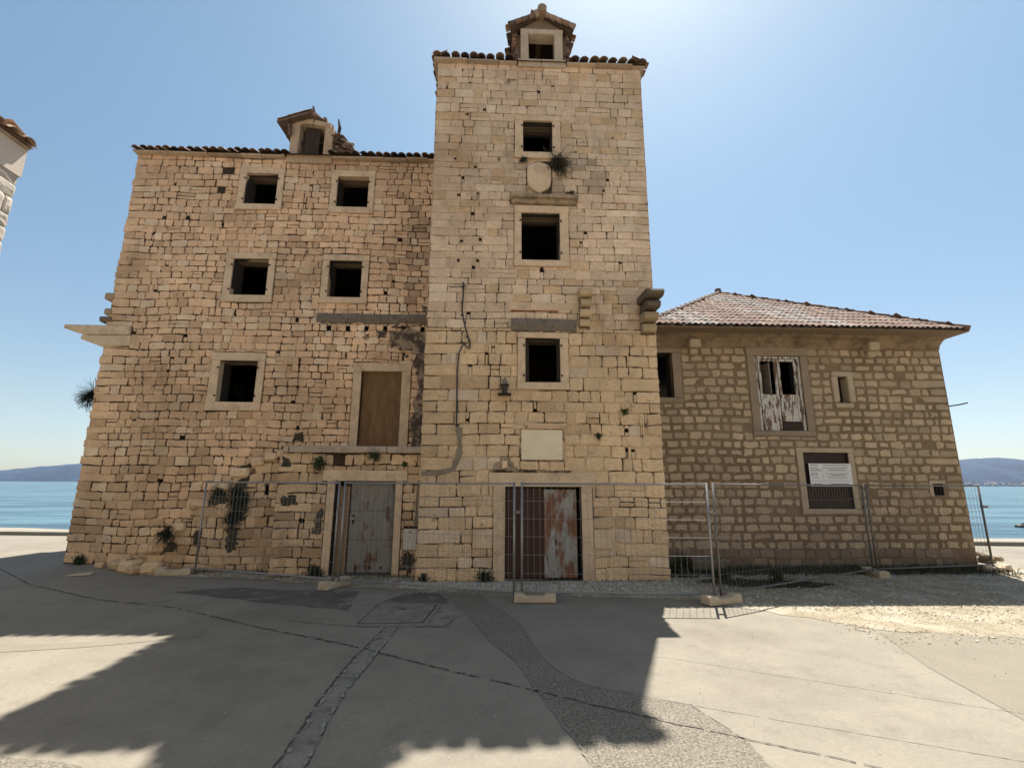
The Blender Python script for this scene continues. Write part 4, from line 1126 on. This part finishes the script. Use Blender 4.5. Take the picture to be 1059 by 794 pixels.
mb = MB(); fbox(mb, f2, 7.5, 8.08, 3.38, 3.6, -.09, -.06); mb.build('board', M['dark'], w2)
mb = MB(); mb.hexa([(7.28, YR+.08, 4.35), (7.31, YR+.08, 4.35), (7.24, YR+.42, 4.35), (7.21, YR+.42, 4.35), (7.28, YR+.08, 5.2), (7.31, YR+.08, 5.2), (7.24, YR+.42, 5.2), (7.21, YR+.42, 5.2)])
mb.build('sash', M['cement'], w2)
M['slitstone'] = mat('pale_slit_stone', base=(.42, .33, .225), nscale=4, namt=.12, bump=.5)
mb = MB()
mb.chamfer(8.97, YR+.115, 4.49, .17, .3, .68, b=.12, j=.06, rng=rng); mb.chamfer(9.40, YR+.115, 4.49, .17, .3, .7, b=.12, j=.06, rng=rng); mb.chamfer(9.2, YR+.115, 4.9, .62, .3, .13, b=.15, j=.06, rng=rng); mb.chamfer(9.17, YR+.115, 4.05, .5, .3, .12, b=.15, j=.06, rng=rng)
w = mb.build('window', M['slitstone'], HR, label='small slit window framed by four pale stones')
w3 = surround(HR, f2, oR3, fR3, d=.03, m=M['slitstone'], rng=rng, extra='nopins', label='lower window with closed dark brown shutters')
mb = MB()
for z0_, z1_ in ((1.44, 1.68), (1.70, 2.55), (2.57, 2.8)): fbox(mb, f2, 7.9, 9.04, z0_, z1_, -.1, -.06)
for z_ in (1.69, 2.56): fbox(mb, f2, 7.88, 9.06, z_-.03, z_+.03, -.062, -.04)
mb.build('shutter', mat('dark_brown_shutter', base=(.035, .018, .014), rough=.6, stretch=(6, 6, 1)), w3)
mb = MB(); fbox(mb, f2, 11.08, 11.18, 1.74, 2.1, -.1, .02, j=.01); fbox(mb, f2, 11.1, 11.5, 2.05, 2.14, -.1, .022, j=.01)
mb.build('vent_hole', M['slitstone'], HR)
# eaves: boards, brackets, roof
EZ = 5.93
mb = MB()
ov = .16; yf = YR-.78
mb.box(XR0+.02, XR1+ov, yf+.03, YR+.02, EZ-.05, EZ-.01, (.2, .14, .09))
mb.box(XR1-.02, XR1+ov, YR+.02, 22, EZ-.05, EZ-.01, (.2, .14, .09))
for i in range(2): pass
mb.build('eaves_board', mat('weathered_board', attr=True, stretch=(1, 4, 1), namt=.3), HR)
mb = MB(); f_ = [(XR0+.02, 5.60, .03), (XR0+.02, 5.72, .07), (XR0+.02, 5.86, .3)]
nn = 40; rr2 = random.Random(9)
for k in range(nn+1):
    x = XR0+.02+(XR1-XR0-.02)*k/nn
    for z_, d_ in ((5.60+rr2.uniform(-.05, .03), .018), (5.70, .05), (5.80, .16), (5.876, .34)): mb.v.append((x, YR-d_-rr2.uniform(0, .012), z_))
for k in range(nn):
    for q in range(3): mb.face((k*4+q, k*4+4+q, k*4+5+q, k*4+1+q))
mb.build('eaves_cove', mat('stained_cove', base=(.24, .17, .105), nscale=2, namt=.3, fine=20, famt=.25, bump=.8, bscale=12, stain=(.10, .065, .04), stain_scale=2.2, stain_lo=.48, stain_hi=.68), HR)
for x in (5.2, 10.0):
    mb = MB(); mb.chamfer(x, YR-.12, 5.62, .3, .34, .22, b=.15, j=.08, rng=rng); mb.chamfer(x, YR-.05, 5.43, .2, .2, .16, b=.15, j=.08, rng=rng)
    mb.build('corbel', M['slitstone'], HR)
TR = [(.255, .165, .125), (.28, .19, .15), (.235, .155, .12), (.30, .22, .175), (.20, .135, .105)]
TG = [(.27, .235, .205), (.19, .165, .145), (.31, .27, .24)]
mb = MB()
C = [V(XR0-.05, yf, EZ), V(XR1+ov, yf, EZ), V(XR1+ov, 22.4, EZ), V(XR0-.05, 22.4, EZ)]
AP0, AP1 = V(8.1, 16.2, EZ+2.9), V(8.1, 18.3, EZ+2.9)
class ColPick:
    pass
def tiles_roof(mb, *a):
    n0 = len(mb.f); tiles(mb, *a, .15, .045, .42, rng, TR, jit=.008)
    for i in range(n0, len(mb.f)):
        p = mb.v[mb.f[i][0]]
        q = noise.noise(Vector((p[0]*.55+p[1]*.5, p[1]*.35, 4)))
        colk = random.Random(int(round((p[0] if abs(p[0]) < 40 else 0)/.16))*7919+int(p[1]/2.2)).uniform(.72, 1.12)
        mb.c[i] = lum(mb.c[i], colk)
        if q > .22: mb.c[i] = lum(TG[int(abs(p[0]*7)) % 3], colk)
tiles_roof(mb, C[0], C[1], AP0, AP0)
tiles_roof(mb, C[1], C[2], AP0, AP1)
tiles_roof(mb, C[2], C[3], AP1, AP1)
tiles_roof(mb, C[3], C[0], AP1, AP0)
M['tile2'] = mat('pink_tile', attr=True, nscale=4, namt=.2, fine=30, famt=.2, bump=.3)
roofR = mb.build('roof', M['tile2'], HR, solid=.01)
mb = MB(); dz = V(0, 0, -.02)
for q in ((C[0], C[1], AP0), (C[1], C[2], AP1, AP0), (C[2], C[3], AP1), (C[3], C[0], AP0, AP1)): mb.poly([p+dz for p in q])
mb.build('roof_deck', M['dark'], roofR)
mb = MB()
def ridge(mb, a, b_, r=.085):
    L = (b_-a).length; k = int(L/.42); d = (b_-a)/k
    for i in range(k):
        p = a+d*i; mb.tube([p+V(0, 0, .03), p+d*1.1+V(0, 0, .015)], [r, r*.8], 8, col=lum(rng.choice([(.16, .1, .08), (.22, .14, .1), (.12, .09, .075)]), rng.uniform(.8, 1.2)))
for a, b_ in ((C[1], AP0), (C[0], AP0), (AP0, AP1), (C[2], AP1)): ridge(mb, a, b_)
mb.tube([AP0+V(0, 0, 0), AP0+V(0, 0, .18)], [.14, .1], 8, col=(.12, .09, .075))
mb.build('ridge_tile', M['tile'], roofR)
mb = MB(); mb.tube([(11.95, YR-.05, 4.05), (12.15, YR-.12, 4.08), (12.32, YR-.2, 4.12)], .018, 6); mb.build('iron_rod', M['black'], HR)

# ------------------------------------------------------------------ NEAR HOUSE AT FAR LEFT
HN = thing('stone_house', 'pale stone house cut off by the left edge with clay tile eaves', 'house')
rng = random.Random(61)
XN, YN, ZN = -7.59, 7.0, 7.2
wn_ = MB()
core(wn_, east(XN), -3, YN, 0, ZN, [], .4, (.5, .44, .36))
stones(wn_, east(XN), 2, YN+.01, 0, ZN-.5, [], dict(ASHLAR, out=(.02, .05), bev=.02, gap=.014), colf_white, rng, quoin=(False, True))
core(wn_, Frame((0, YN, 0), (-1, 0, 0), (0, 1, 0)), -XN+.01, 14, 0, ZN, [], .4, (.5, .44, .36))
wn_.box(-14, XN-.4, -3, -2.6, 0, ZN, (.5, .44, .36)); wn_.box(-14, -13.6, -2.6, YN-.4, 0, ZN, (.5, .44, .36))
wn_.build('wall', M['stone2'], HN)
mb = MB(); fbox(mb, east(XN), -3, YN+.03, ZN-.5, ZN, -.05, .045); mb.build('plaster', M['render'], HN)
mb = MB(); ov = .13; zr = ZN+.05
Q = [V(XN+ov, -3.2, zr), V(XN+ov, YN+.04, zr), V(-14.2, YN+.04, zr), V(-14.2, -3.2, zr)]
B0, B1 = V(-10.9, .5, zr+1.5), V(-10.9, 3.6, zr+1.5)
TN = [(.42, .27, .19), (.5, .36, .27), (.34, .21, .15)]
for a, b_, c, d_ in ((Q[0], Q[1], B0, B1), (Q[1], Q[2], B1, B1), (Q[2], Q[3], B1, B0), (Q[3], Q[0], B0, B0)): tiles(mb, a, b_, c, d_, .225, .062, .4, rng, TN, jit=.01)
rN = mb.build('roof', M['tile'], HN, solid=.014)
mb = MB()
for q in ((Q[0], Q[1], B1, B0), (Q[1], Q[2], B1), (Q[2], Q[3], B0, B1), (Q[3], Q[0], B0)): mb.poly([p-V(0, 0, .03) for p in q])
mb.box(XN-.1, XN+ov-.04, -3.1, YN+.02, zr-.07, zr-.035); mb.build('roof_deck', mat('eaves_plaster', base=(.4, .3, .22)), rN)

# ------------------------------------------------------------------ ADDED HOUSES behind the camera, unseen, to bounce sunlight onto the shaded walls
rng = random.Random(81)
for k, (x0, x1, yf_, h, lab) in enumerate(((-15, -4.5, -8, 10, 'unseen pale house added behind the camera for bounced light, leftmost of three'), (-4.4, 6, -9, 11.5, 'unseen pale house added behind the camera for bounced light, middle of three'), (6.1, 18, -8, 9.5, 'unseen pale house added behind the camera for bounced light, rightmost of three'))):
    hb = thing('added_bounce_house', lab, 'house', 'unseen houses added for bounced light')
    fr_ = Frame((0, yf_, 0), (-1, 0, 0), (0, 1, 0)); ops_ = []
    for lv in range(3):
        for q in range(3):
            u = -x1+1.6+q*(x1-x0-3.2)/2; ops_.append((u-.5, u+.5, 1+lv*3.1, 2.5+lv*3.1))
    mb = MB(); core(mb, fr_, -x1, -x0, 0, h, ops_, .4, DARKIN); mb.box(x0, x1, yf_-9, yf_-8.6, 0, h); mb.box(x0, x0+.4, yf_-8.6, yf_-.4, 0, h); mb.box(x1-.4, x1, yf_-8.6, yf_-.4, 0, h)
    mb.build('wall', M['render'], hb)
    mb = MB(); ym = yf_-4.5
    mb.hexa([(x0, yf_+.4, h+.01), (x1, yf_+.4, h+.01), (x1, yf_-9.4, h+.01), (x0, yf_-9.4, h+.01), (x0, ym+.1, h+1.9), (x1, ym+.1, h+1.9), (x1, ym-.1, h+1.9), (x0, ym-.1, h+1.9)], (.35, .2, .14))
    mb.build('roof', M['tile'], hb)
    for a, b_, c, d_ in ops_:
        mb = MB(); fbox(mb, fr_, a-.12, b_+.12, c-.1, c-.002, -.05, .06); fbox(mb, fr_, a, b_, c, d_, -.2, -.15); mb.build('window', M['render'], hb)
    settle(hb, ((x0+x1)/2, yf_, 0))

# ------------------------------------------------------------------ SMALL THINGS ON THE WALLS
mb = MB(); yc = YT-.16; px = .2
mb.box(px-.15, px+.15, yc-.08, YT-.01, 3.93, 3.955)
mb.tube([(px, YT, 3.99), (px, yc, 3.97)], .018, 6)
L1 = tag(mb.build('wall_lamp', M['black'], loc=(px, YT, 3.93)), 'small black iron lantern fixed to the tower left of its lowest window', 'lamp')
mb = MB(); mb.lathe([(0, 3.95), (.06, 3.955), (.07, 3.99), (.045, 4.0), (.085, 4.13), (.105, 4.14), (.1, 4.16), (.0, 4.16)], px, yc, 6)
o = mb.build('lantern', mat('old_lantern_glass', base=(.035, .03, .026), rough=.4, bump=0)); o.parent = L1; o.matrix_parent_inverse = Matrix.Translation((-px, -YT, -3.93))
mb = MB(); mb.lathe([(.11, 4.155), (.06, 4.2), (.045, 4.27), (.02, 4.30), (0, 4.33)], px, yc, 8, mi=0)
o = mb.build('lamp_cap', mat('weathered_cap', base=(.22, .17, .12))); o.parent = L1; o.matrix_parent_inverse = Matrix.Translation((-px, -YT, -3.93))
mb = MB(); cy = YT-.06
mb.tube([(-.79, cy, 6.62), (-.78, cy, 6.3), (-.80, cy, 5.95), (-.76, cy, 5.7), (-.68, cy-.02, 5.4), (-.62, cy-.03, 5.2), (-.60, cy-.02, 5.08), (-.66, cy, 5.02), (-.72, cy, 5.12), (-.76, cy, 5.1), (-.84, cy, 4.9), (-.87, cy, 4.5), (-.86, cy, 3.9), (-.85, cy, 3.2)], .016, 6)
mb.tube([(-.70, cy-.01, 5.3), (-.6, cy-.04, 5.2), (-.58, cy-.04, 5.02), (-.64, cy-.02, 4.98)], .012, 6)
mb.tube([(-.83, YT+.02, 6.5), (-.79, cy, 6.52)], .02, 5); mb.tube([(-.83, YT+.02, 5.8), (-.79, cy, 5.82)], .02, 5); mb.tube([(-1.1, YT-.04, 6.5), (-.7, YT-.04, 6.53)], .01, 5)
tag(mb.build('cable', mat('black_cable', base=(.03, .035, .04), rough=.5, bump=0), loc=(-.8, cy, 3.2)), 'loose black cable with a loop hanging down the left half of the tower', 'cable')
mb = MB(); fbox(mb, fb, -1.99, -1.69, .56, 1.01, 0, .075, rng=rng)
MT = mb.build('meter_box', M['metergrey'], loc=(-1.84, YB, .56)); bv = MT.modifiers.new('e', 'BEVEL'); bv.width = .012
tag(MT, 'small pale grey meter box on the wall right of the grey door', 'meter box')
mb = MB(); fbox(mb, fb, -1.97, -1.71, .58, .99, .076, .082); o = mb.build('lid', M['metergrey']); o.parent = MT; o.matrix_parent_inverse = Matrix.Translation((1.84, -YB, -.56))
mb = MB(); fbox(mb, fb, -1.855, -1.825, .93, .96, .082, .09); fbox(mb, fb, -1.85, -1.835, .80, .85, .082, .086); fbox(mb, fb, -1.95, -1.946, .6, .95, .082, .084)
o = mb.build('lock', M['black']); o.parent = MT; o.matrix_parent_inverse = Matrix.Translation((1.84, -YB, -.56))
# notice board
SG = thing('notice_board', 'white printed notice board with ruled text lines fixed over the dark shutters', 'sign')
mb = MB(); sd0 = .045
fbox(mb, f2, 7.97, 9.06, 1.97, 2.54, sd0-.0, sd0+.015); mb.build('board', M['white'], SG)
mb = MB(); d0, d1 = sd0+.0155, sd0+.018
for z in (2.52, 2.40, 2.345, 2.13, 2.09): fbox(mb, f2, 7.99, 9.04, z-.002, z+.002, d0, d1)
for z0_, z1_ in ((2.40, 2.52), (2.15, 2.345)): fbox(mb, f2, 8.31, 8.314, z0_, z1_, d0, d1)
fbox(mb, f2, 8.31, 9.04, 2.22, 2.224, d0, d1)
r3 = random.Random(2)
def textline(z, u0, u1, h=.018):
    u = u0
    while u < u1:
        w_ = r3.uniform(.012, .05); w_ = min(w_, u1-u)
        k = u
        while k < u+w_:
            fbox(mb, f2, k, k+.006, z-h/2*r3.uniform(.7, 1), z+h/2, d0, d1); k += .009
        u += w_+.012
for z, a, b_, c, d_ in ((2.49, 8.01, 8.2, 8.34, 9.0), (2.43, 8.01, 8.22, 8.34, 8.98), (2.37, 8.01, 8.27, 8.45, 8.92), (2.29, 8.01, 8.18, 8.36, 8.98), (2.21+.04, 8.01, 8.18, 8.5, 8.9), (2.185, 8.03, 8.2, 8.42, 8.95), (2.03, 8.03, 8.25, 8.5, 8.95), (2.0, 8.05, 8.2, 8.52, 8.9)):
    textline(z, a, b_); textline(z, c, d_)
mb.build('lettering', M['ink'], SG)

# ------------------------------------------------------------------ FENCE
def fence_panel(p, q, label, H=2.0, z0=.1, dark=False):
    p, q = Vector((*p, 0)), Vector((*q, 0)); d = (q-p); L = d.length; d.normalize()
    root = thing('mesh_fence', label, 'fence panel', 'temporary mesh fence panels')
    m = M['galv_dark'] if dark else M['galv']
    a0, a1 = .04, L-.04
    P = lambda s_, z, off=0: p+d*s_+V(0, 0, z)+d.cross(V(0, 0, 1))*off
    mb = MB()
    mb.tube([P(a0, z0-.08), P(a0, H+.03)], .021, 10); mb.tube([P(a1, z0-.08), P(a1, H+.03)], .021, 10)
    mb.tube([P(a0, H), P(a1, H)], .019, 10); mb.tube([P(a0, z0+.05), P(a1, z0+.05)], .019, 10)
    mb.build('frame', m, root, smooth=True)
    mb = MB(); r = random.Random(int(p.x*100))
    n = int((a1-a0)/.105)
    for i in range(1, n):
        s_ = a0+(a1-a0)*i/n; b_ = r.uniform(-.006, .006); mb.tube([P(s_, z0+.05), P(s_, (H+z0)/2, b_), P(s_, H)], .0028, 4)
    for j in range(1, 6):
        z = z0+.05+(H-z0-.05)*j/6; mb.tube([P(a0, z), P((a0+a1)/2, z+r.uniform(-.01, .005), .005), P(a1, z)], .0032, 4)
    mb.build('mesh', m, root)
    settle(root, p+d*L/2)
    return root
FP = [(-6.62, 11.4), (-3.1, 10.1), (.43, 8.9), (3.9, 8.72), (8.62, 11.15), (12.05, 11.72), (12.35, 15.2)]
labs = ['fence panel at the left end in front of the broken stair wall', 'fence panel across the grey rusty door', 'fence panel in front of the big tower door', 'fence panel running from the tower corner towards the low house', 'fence panel under the window with the white notice board', 'fence panel end beyond the right corner against the sea']
def lerp(a, b, t): return (a[0]+(b[0]-a[0])*t, a[1]+(b[1]-a[1])*t)
for i in range(6):
    a, b_ = FP[i], FP[i+1]; L = math.dist(a, b_)
    fence_panel(lerp(a, b_, .03/L), lerp(a, b_, 1-.03/L), labs[i], dark=i >= 3)
def clamp(x, y, z, lab):
    mb = MB(); mb.box(x-.07, x+.07, y-.035, y+.035, z-.025, z+.025); mb.tube([(x, y-.06, z), (x, y+.06, z)], .01, 6)
    tag(mb.build('pipe_coupler', M['galv_dark'], loc=(x, y, z)), lab, 'clamp', 'clamps joining the fence panels')
for (x, y), lab in zip(FP[1:6], ('clamp on the posts before the grey door', 'clamp on the posts before the tower door', 'clamp on the posts by the tower corner', 'clamp on the posts before the low house', 'clamp on the posts at the right corner')): clamp(x, y, 1.5, lab)
def foot(x, y, rot, label, L=.72, w=.24, seed=1, col=None):
    r = random.Random(seed); mb = MB(); ca, sa = math.cos(rot), math.sin(rot)
    prof = [(-L/2, .0), (L/2, .0), (L/2, .125), (L/2-.02, .145), (L/2-.17, .14), (L/2-.21, .10), (-L/2+.21, .10), (-L/2+.17, .14), (-L/2+.02, .145), (-L/2, .125)]
    n = len(prof); b0 = len(mb.v)
    for sgn, in_ in ((-1, 1), (1, 1)):
        for u, z in prof:
            t = w/2*(1 if z < .12 else .82)*sgn
            mb.v.append((x+u*ca-t*sa, y+u*sa+t*ca, z+.012))
    mb.face([b0+i for i in range(n)]); mb.face([b0+n+i for i in range(n)][::-1])
    for i in range(n): mb.face((b0+i, b0+n+i, b0+n+(i+1) % n, b0+(i+1) % n))
    o = mb.build('ballast_block', M['foot'], loc=(x, y, 0)); bv = o.modifiers.new('e', 'BEVEL'); bv.width = .012; bv.segments = 2
    tag(o, label, 'concrete foot', 'concrete feet of the fence')
foot(-7.0, 11.42, .08, 'concrete fence foot at the left end by the stair rubble')
foot(-3.1, 10.1, 1.2, 'concrete fence foot in front of the grey rusty door')
foot(.72, 8.84, 0, 'concrete fence foot in front of the big tower door')
foot(3.93, 8.68, .35, 'sunlit edge concrete fence foot near the tower corner')
foot(8.62, 11.15, 1.4, 'concrete fence foot in the dark before the low house')
foot(12.0, 11.7, .1, 'concrete fence foot at the right corner of the low house')

# manhole
MH = thing('manhole_cover', 'rectangular concrete manhole cover set in the pavement at the head of the trench strip', 'manhole cover')
def quad_in(q, t):
    cx, cy = sum(p[0] for p in q)/4, sum(p[1] for p in q)/4
    return [(cx+(p[0]-cx)*t, cy+(p[1]-cy)*t) for p in q]
q0 = [(-2.02, 7.45), (-.96, 7.50), (-.86, 8.68), (-1.98, 8.84)]
mb = MB(); mb.slab(q0, .001, .014, mi=0); mb.build('frame', M['crackl'], MH)
mb = MB(); mb.slab(quad_in(q0, .9), .002, .017, mi=0); mb.build('groove', M['crack'], MH)
mb = MB(); mb.slab(quad_in(q0, .855), .002, .021, mi=0); mb.build('lid', M['patch'], MH)
mb = MB(); mb.box(-1.5, -1.38, 8.3, 8.33, .021, .026); mb.build('handle', M['black'], MH)

# fallen stones
rng = random.Random(71)
for i, (x, y, s_) in enumerate(((-8.75, 12.1, .34), (-8.2, 11.75, .42), (-7.95, 11.5, .3), (-7.6, 11.6, .4), (-8.55, 12.5, .3), (-7.35, 11.45, .26), (-7.85, 12.0, .34), (-9.3, 12.3, .2))):
    mb = MB(); mb.chamfer(x, y, s_*.3, s_, s_*.8, s_*.62, rot=rng.uniform(-.6, .6), b=.24, j=.14, col=colf_terr(0, 0, rng), rng=rng, tilt=rng.uniform(-.1, .1))
    tag(mb.build('fallen_stone', M['stone2'], loc=(x, y, 0)), 'rough fallen building stone at the foot of the left house', 'stone', 'fallen stones at the foot of the left house')
mb = MB(); mb.hexa([(-9.2, 11.2, .012), (-8.75, 11.35, .012), (-8.8, 11.55, .012), (-9.1, 11.4, .012), (-9.18, 11.22, .03), (-8.78, 11.36, .04), (-8.82, 11.53, .05), (-9.1, 11.4, .04)])
tag(mb.build('flat_scrap', M['foot'], loc=(-9, 11.3, 0)), 'thin pale flat scrap lying on the ground near the left corner', 'scrap')
mb = MB(); mb.chamfer(5.0, 11.7, .2, .75, .4, .24, b=.1, j=.06, col=(.16, .13, .1), tilt=.2)
tag(mb.build('stone_block', M['stone2'], loc=(5, 11.7, 0)), 'dark stone block leaning at the foot of the low house near the tower', 'stone')
for i in range(9):
    mb = MB(); x = 12.2+rng.uniform(-.15, .3); y = 12.1+rng.uniform(-.3, .4); s_ = rng.uniform(.12, .24)
    mb.chamfer(x, y, .1+rng.uniform(0, .22), s_, s_*.8, s_*.7, rot=rng.uniform(0, 3), b=.24, j=.16, col=lum((.3, .24, .17), rng.uniform(.6, 1.2)), rng=rng)
    tag(mb.build('fallen_stone', M['stone2'], loc=(x, y, 0)), 'small broken stone heaped at the right corner of the low house', 'stone', 'stones heaped at the right corner')
mb = MB(); mb.tube([(12.15, 11.3, .03), (12.5, 11.1, .04), (12.95, 11.05, .03), (13.4, 11.25, .03)], .03, 6); mb.tube([(12.2, 11.2, .03), (12.6, 10.95, .05), (13.0, 10.95, .03)], .02, 6)
tag(mb.build('plastic_pipe', M['white'], loc=(12.2, 11.2, 0)), 'bent white plastic pipe on the ground by the right fence foot', 'pipe')

# ------------------------------------------------------------------ PLANTS
GW = 'weeds growing from the walls'
tuft('weed', 'dark spiky tuft hanging out of the left corner of the left house', (-10.72, YL+.05, 4.3), .5, 330, (-1, -.15, -.1), (.022, .028, .014), 2, blade=True, group=GW, droop=.8)
tuft('weed', 'big dry bush hanging below the top window of the tower', (1.42, YT-.03, 9.92), .5, 170, (.5, -.5, -.6), (.04, .038, .022), 3, group=GW, droop=1)
tuft('weed', 'small dark tuft left of the shield on the tower', (.62, YT-.02, 9.93), .16, 26, (0, -1, -.3), (.04, .045, .025), 4, group=GW)
tuft('weed', 'round green weed under the left end of the terrace slab', (-3.95, YB-.02, 2.45), .26, 70, (0, -1, -.1), (.045, .07, .028), 5, group=GW)
tuft('weed', 'low green weed under the middle of the terrace slab', (-2.75, YB-.02, 2.62), .24, 55, (.3, -1, 0), (.045, .07, .028), 6, group=GW)
tuft('weed', 'tiny green weed under the right end of the terrace slab', (-2.05, YB-.02, 2.42), .1, 22, (0, -1, 0), (.045, .07, .028), 7, group=GW)
tuft('weed', 'small green weed in a joint low on the right of the tower', (2.9, YT-.02, 3.6), .13, 30, (0, -1, 0), (.06, .09, .03), 8, group=GW)
tuft('weed', 'small dark weed right of the marble plaque', (2.3, YT-.02, 3.05), .12, 26, (0, -1, 0), (.04, .06, .025), 9, group=GW)
tuft('weed', 'dry brown growth over the crest cornice ends', (1.75, YT-.03, 9.0), .16, 30, (1, -.4, 0), (.09, .075, .04), 10, group=GW)
tuft('ivy', 'dark ivy patch hanging on the stair wall', (-6.0, YS-.03, 1.75), .42, 120, (0, -.6, -.5), (.03, .035, .018), 11, cat='ivy', group=GW, droop=1)
tuft('ivy', 'lower dark ivy patch on the stair wall under the first', (-6.05, YS-.03, 1.3), .4, 110, (0, -.5, -.6), (.035, .035, .02), 12, cat='ivy', group=GW, droop=1)
tuft('ivy', 'dark bushy weed at the left end of the stair ruin', (-7.45, YS-.08, .85), .3, 100, (0, -.8, 0), (.03, .035, .018), 13, cat='ivy', group=GW, droop=.8)
tuft('ivy', 'short dark growth left of the ivy patch', (-6.45, YS-.03, 1.78), .22, 60, (-.4, -.6, 0), (.035, .035, .02), 14, cat='ivy', group=GW, droop=.8)
GB = 'weeds along the foot of the walls'
for i, (x, y, s_, lab) in enumerate(((-.18, YT-.08, .24, 'dark bush at the foot of the tower left of its big door'), (-3.85, YB-.08, .26, 'weed at the foot of the left jamb of the grey door'), (-1.45, YT-.05, .14, 'weed at the left foot of the tower'), (4.1, 11.3, .35, 'dark grass clump in the corner between tower and low house'), (4.9, 10.7, .3, 'dark grass clump before the low house near the fence post'), (6.0, 10.5, .3, 'dark low grass spread before the low house'), (-10.2, YL-.15, .2, 'dark tuft at the foot of the left corner'), (4.5, 11.9, .4, 'tall dark grass behind the fence by the tower'))):
    tuft('weed', lab, (x, y, .02), s_, 80, (0, 0, 1), (.035, .045, .02), 30+i, group=GB)
rng = random.Random(77)
gm = MB()
def blade(x, y, h, col):
    a = rng.uniform(0, 6.3); dx, dy = math.cos(a)*.006, math.sin(a)*.006; lx, ly = rng.gauss(0, .3)*h, rng.gauss(0, .3)*h
    gm.poly([(x-dx, y-dy, 0), (x+dx, y+dy, 0), (x+lx*.5, y+ly*.5, h*.7), (x+lx, y+ly, h)], col)
for _ in range(5200):
    x = rng.uniform(3.8, 12.2); y = rng.triangular(10.9, 12.1, 12.05); blade(x, y, rng.uniform(.03, .16), lum((.05, .055, .03), rng.uniform(.5, 1.6)))
for _ in range(2600):
    x = rng.gauss(5.6, .8); y = rng.gauss(10.2, .25); blade(x, y, rng.uniform(.02, .08), lum((.045, .05, .028), rng.uniform(.5, 1.4)))
for _ in range(1500):
    x = rng.uniform(-8, -1.6); y = (YS if x < XB0 else YB)-abs(rng.gauss(0, .1)); blade(x, y, rng.uniform(.02, .09), lum((.05, .055, .03), rng.uniform(.5, 1.6)))
for _ in range(700):
    x = rng.uniform(-1.6, 3.7); y = YT-abs(rng.gauss(0, .06)); blade(x, y, rng.uniform(.02, .07), lum((.05, .055, .03), rng.uniform(.5, 1.6)))
for _ in range(1500):
    x = rng.uniform(5.5, 12); y = rng.uniform(6.9, 8.3); blade(x, y, rng.uniform(.01, .03), lum((.30, .24, .12), rng.uniform(.6, 1.3)))
struct(gm.build('grass', M['leaf']), 'stuff', 'sparse dark grass and dry stalks along the foot of the walls')

# ------------------------------------------------------------------ SEA OBJECTS
def buoy(x, y, s_, label):
    mb = MB(); mb.lathe([(0, -.9), (.3*s_, -.85), (.45*s_, -.65), (.35*s_, -.45), (.12*s_, -.3), (.08*s_, .1*s_-.2), (0, .15*s_-.2)], x, y, 10)
    tag(mb.build('buoy', M['black'], smooth=True, loc=(x, y, -.75)), label, 'buoy', 'dark buoys off the left beach')
buoy(-32.5, 46, 1.0, 'small dark buoy on the water close to the left house corner')
buoy(-50, 48.5, .8, 'small dark buoy on the water at the left edge of the picture')
mb = MB(); X0, Y0 = 36.5, 33.0
mb.lathe([(0, -.8), (.45, -.78), (.5, -.66), (.4, -.58), (0, -.56)], 0, 0, 12)
mb.v = [(x*1.1+X0, y*.8+Y0, z) for x, y, z in mb.v]
mb.chamfer(X0+.1, Y0, -.54, .3, .2, .1)
tag(mb.build('float', M['black'], loc=(X0, Y0, -.75)), 'low dark float drifting on the sea at the right edge', 'float')

# ------------------------------------------------------------------ HAZE
hz = MB(); hz.box(-6900, 6900, -120, 7900, -3.5, 340)
hm = bpy.data.materials.new('haze'); hm.use_nodes = True
t = hm.node_tree; t.nodes.remove(t.nodes['Principled BSDF'])
pv = t.nodes.new('ShaderNodeVolumePrincipled'); pv.inputs['Color'].default_value = (.62, .78, 1, 1); pv.inputs['Density'].default_value = 1.3e-5; pv.inputs['Anisotropy'].default_value = .2
t.links.new(pv.outputs[0], t.nodes['Material Output'].inputs['Volume'])
struct(hz.build('haze', hm), 'stuff', 'thin sea haze')

for r in (HL, HB, HT, HR, HN, SG, MH):
    loc = {HL.name: (-6.2, YL, 0), HB.name: (-3.2, YB, 0), HT.name: (1.06, YT, 0), HR.name: (7.9, YR, 0), HN.name: (-10, 2, 0), SG.name: (8.5, YR-.05, 1.97), MH.name: (-1.5, 8.1, 0)}[r.name]
    settle(r, loc)
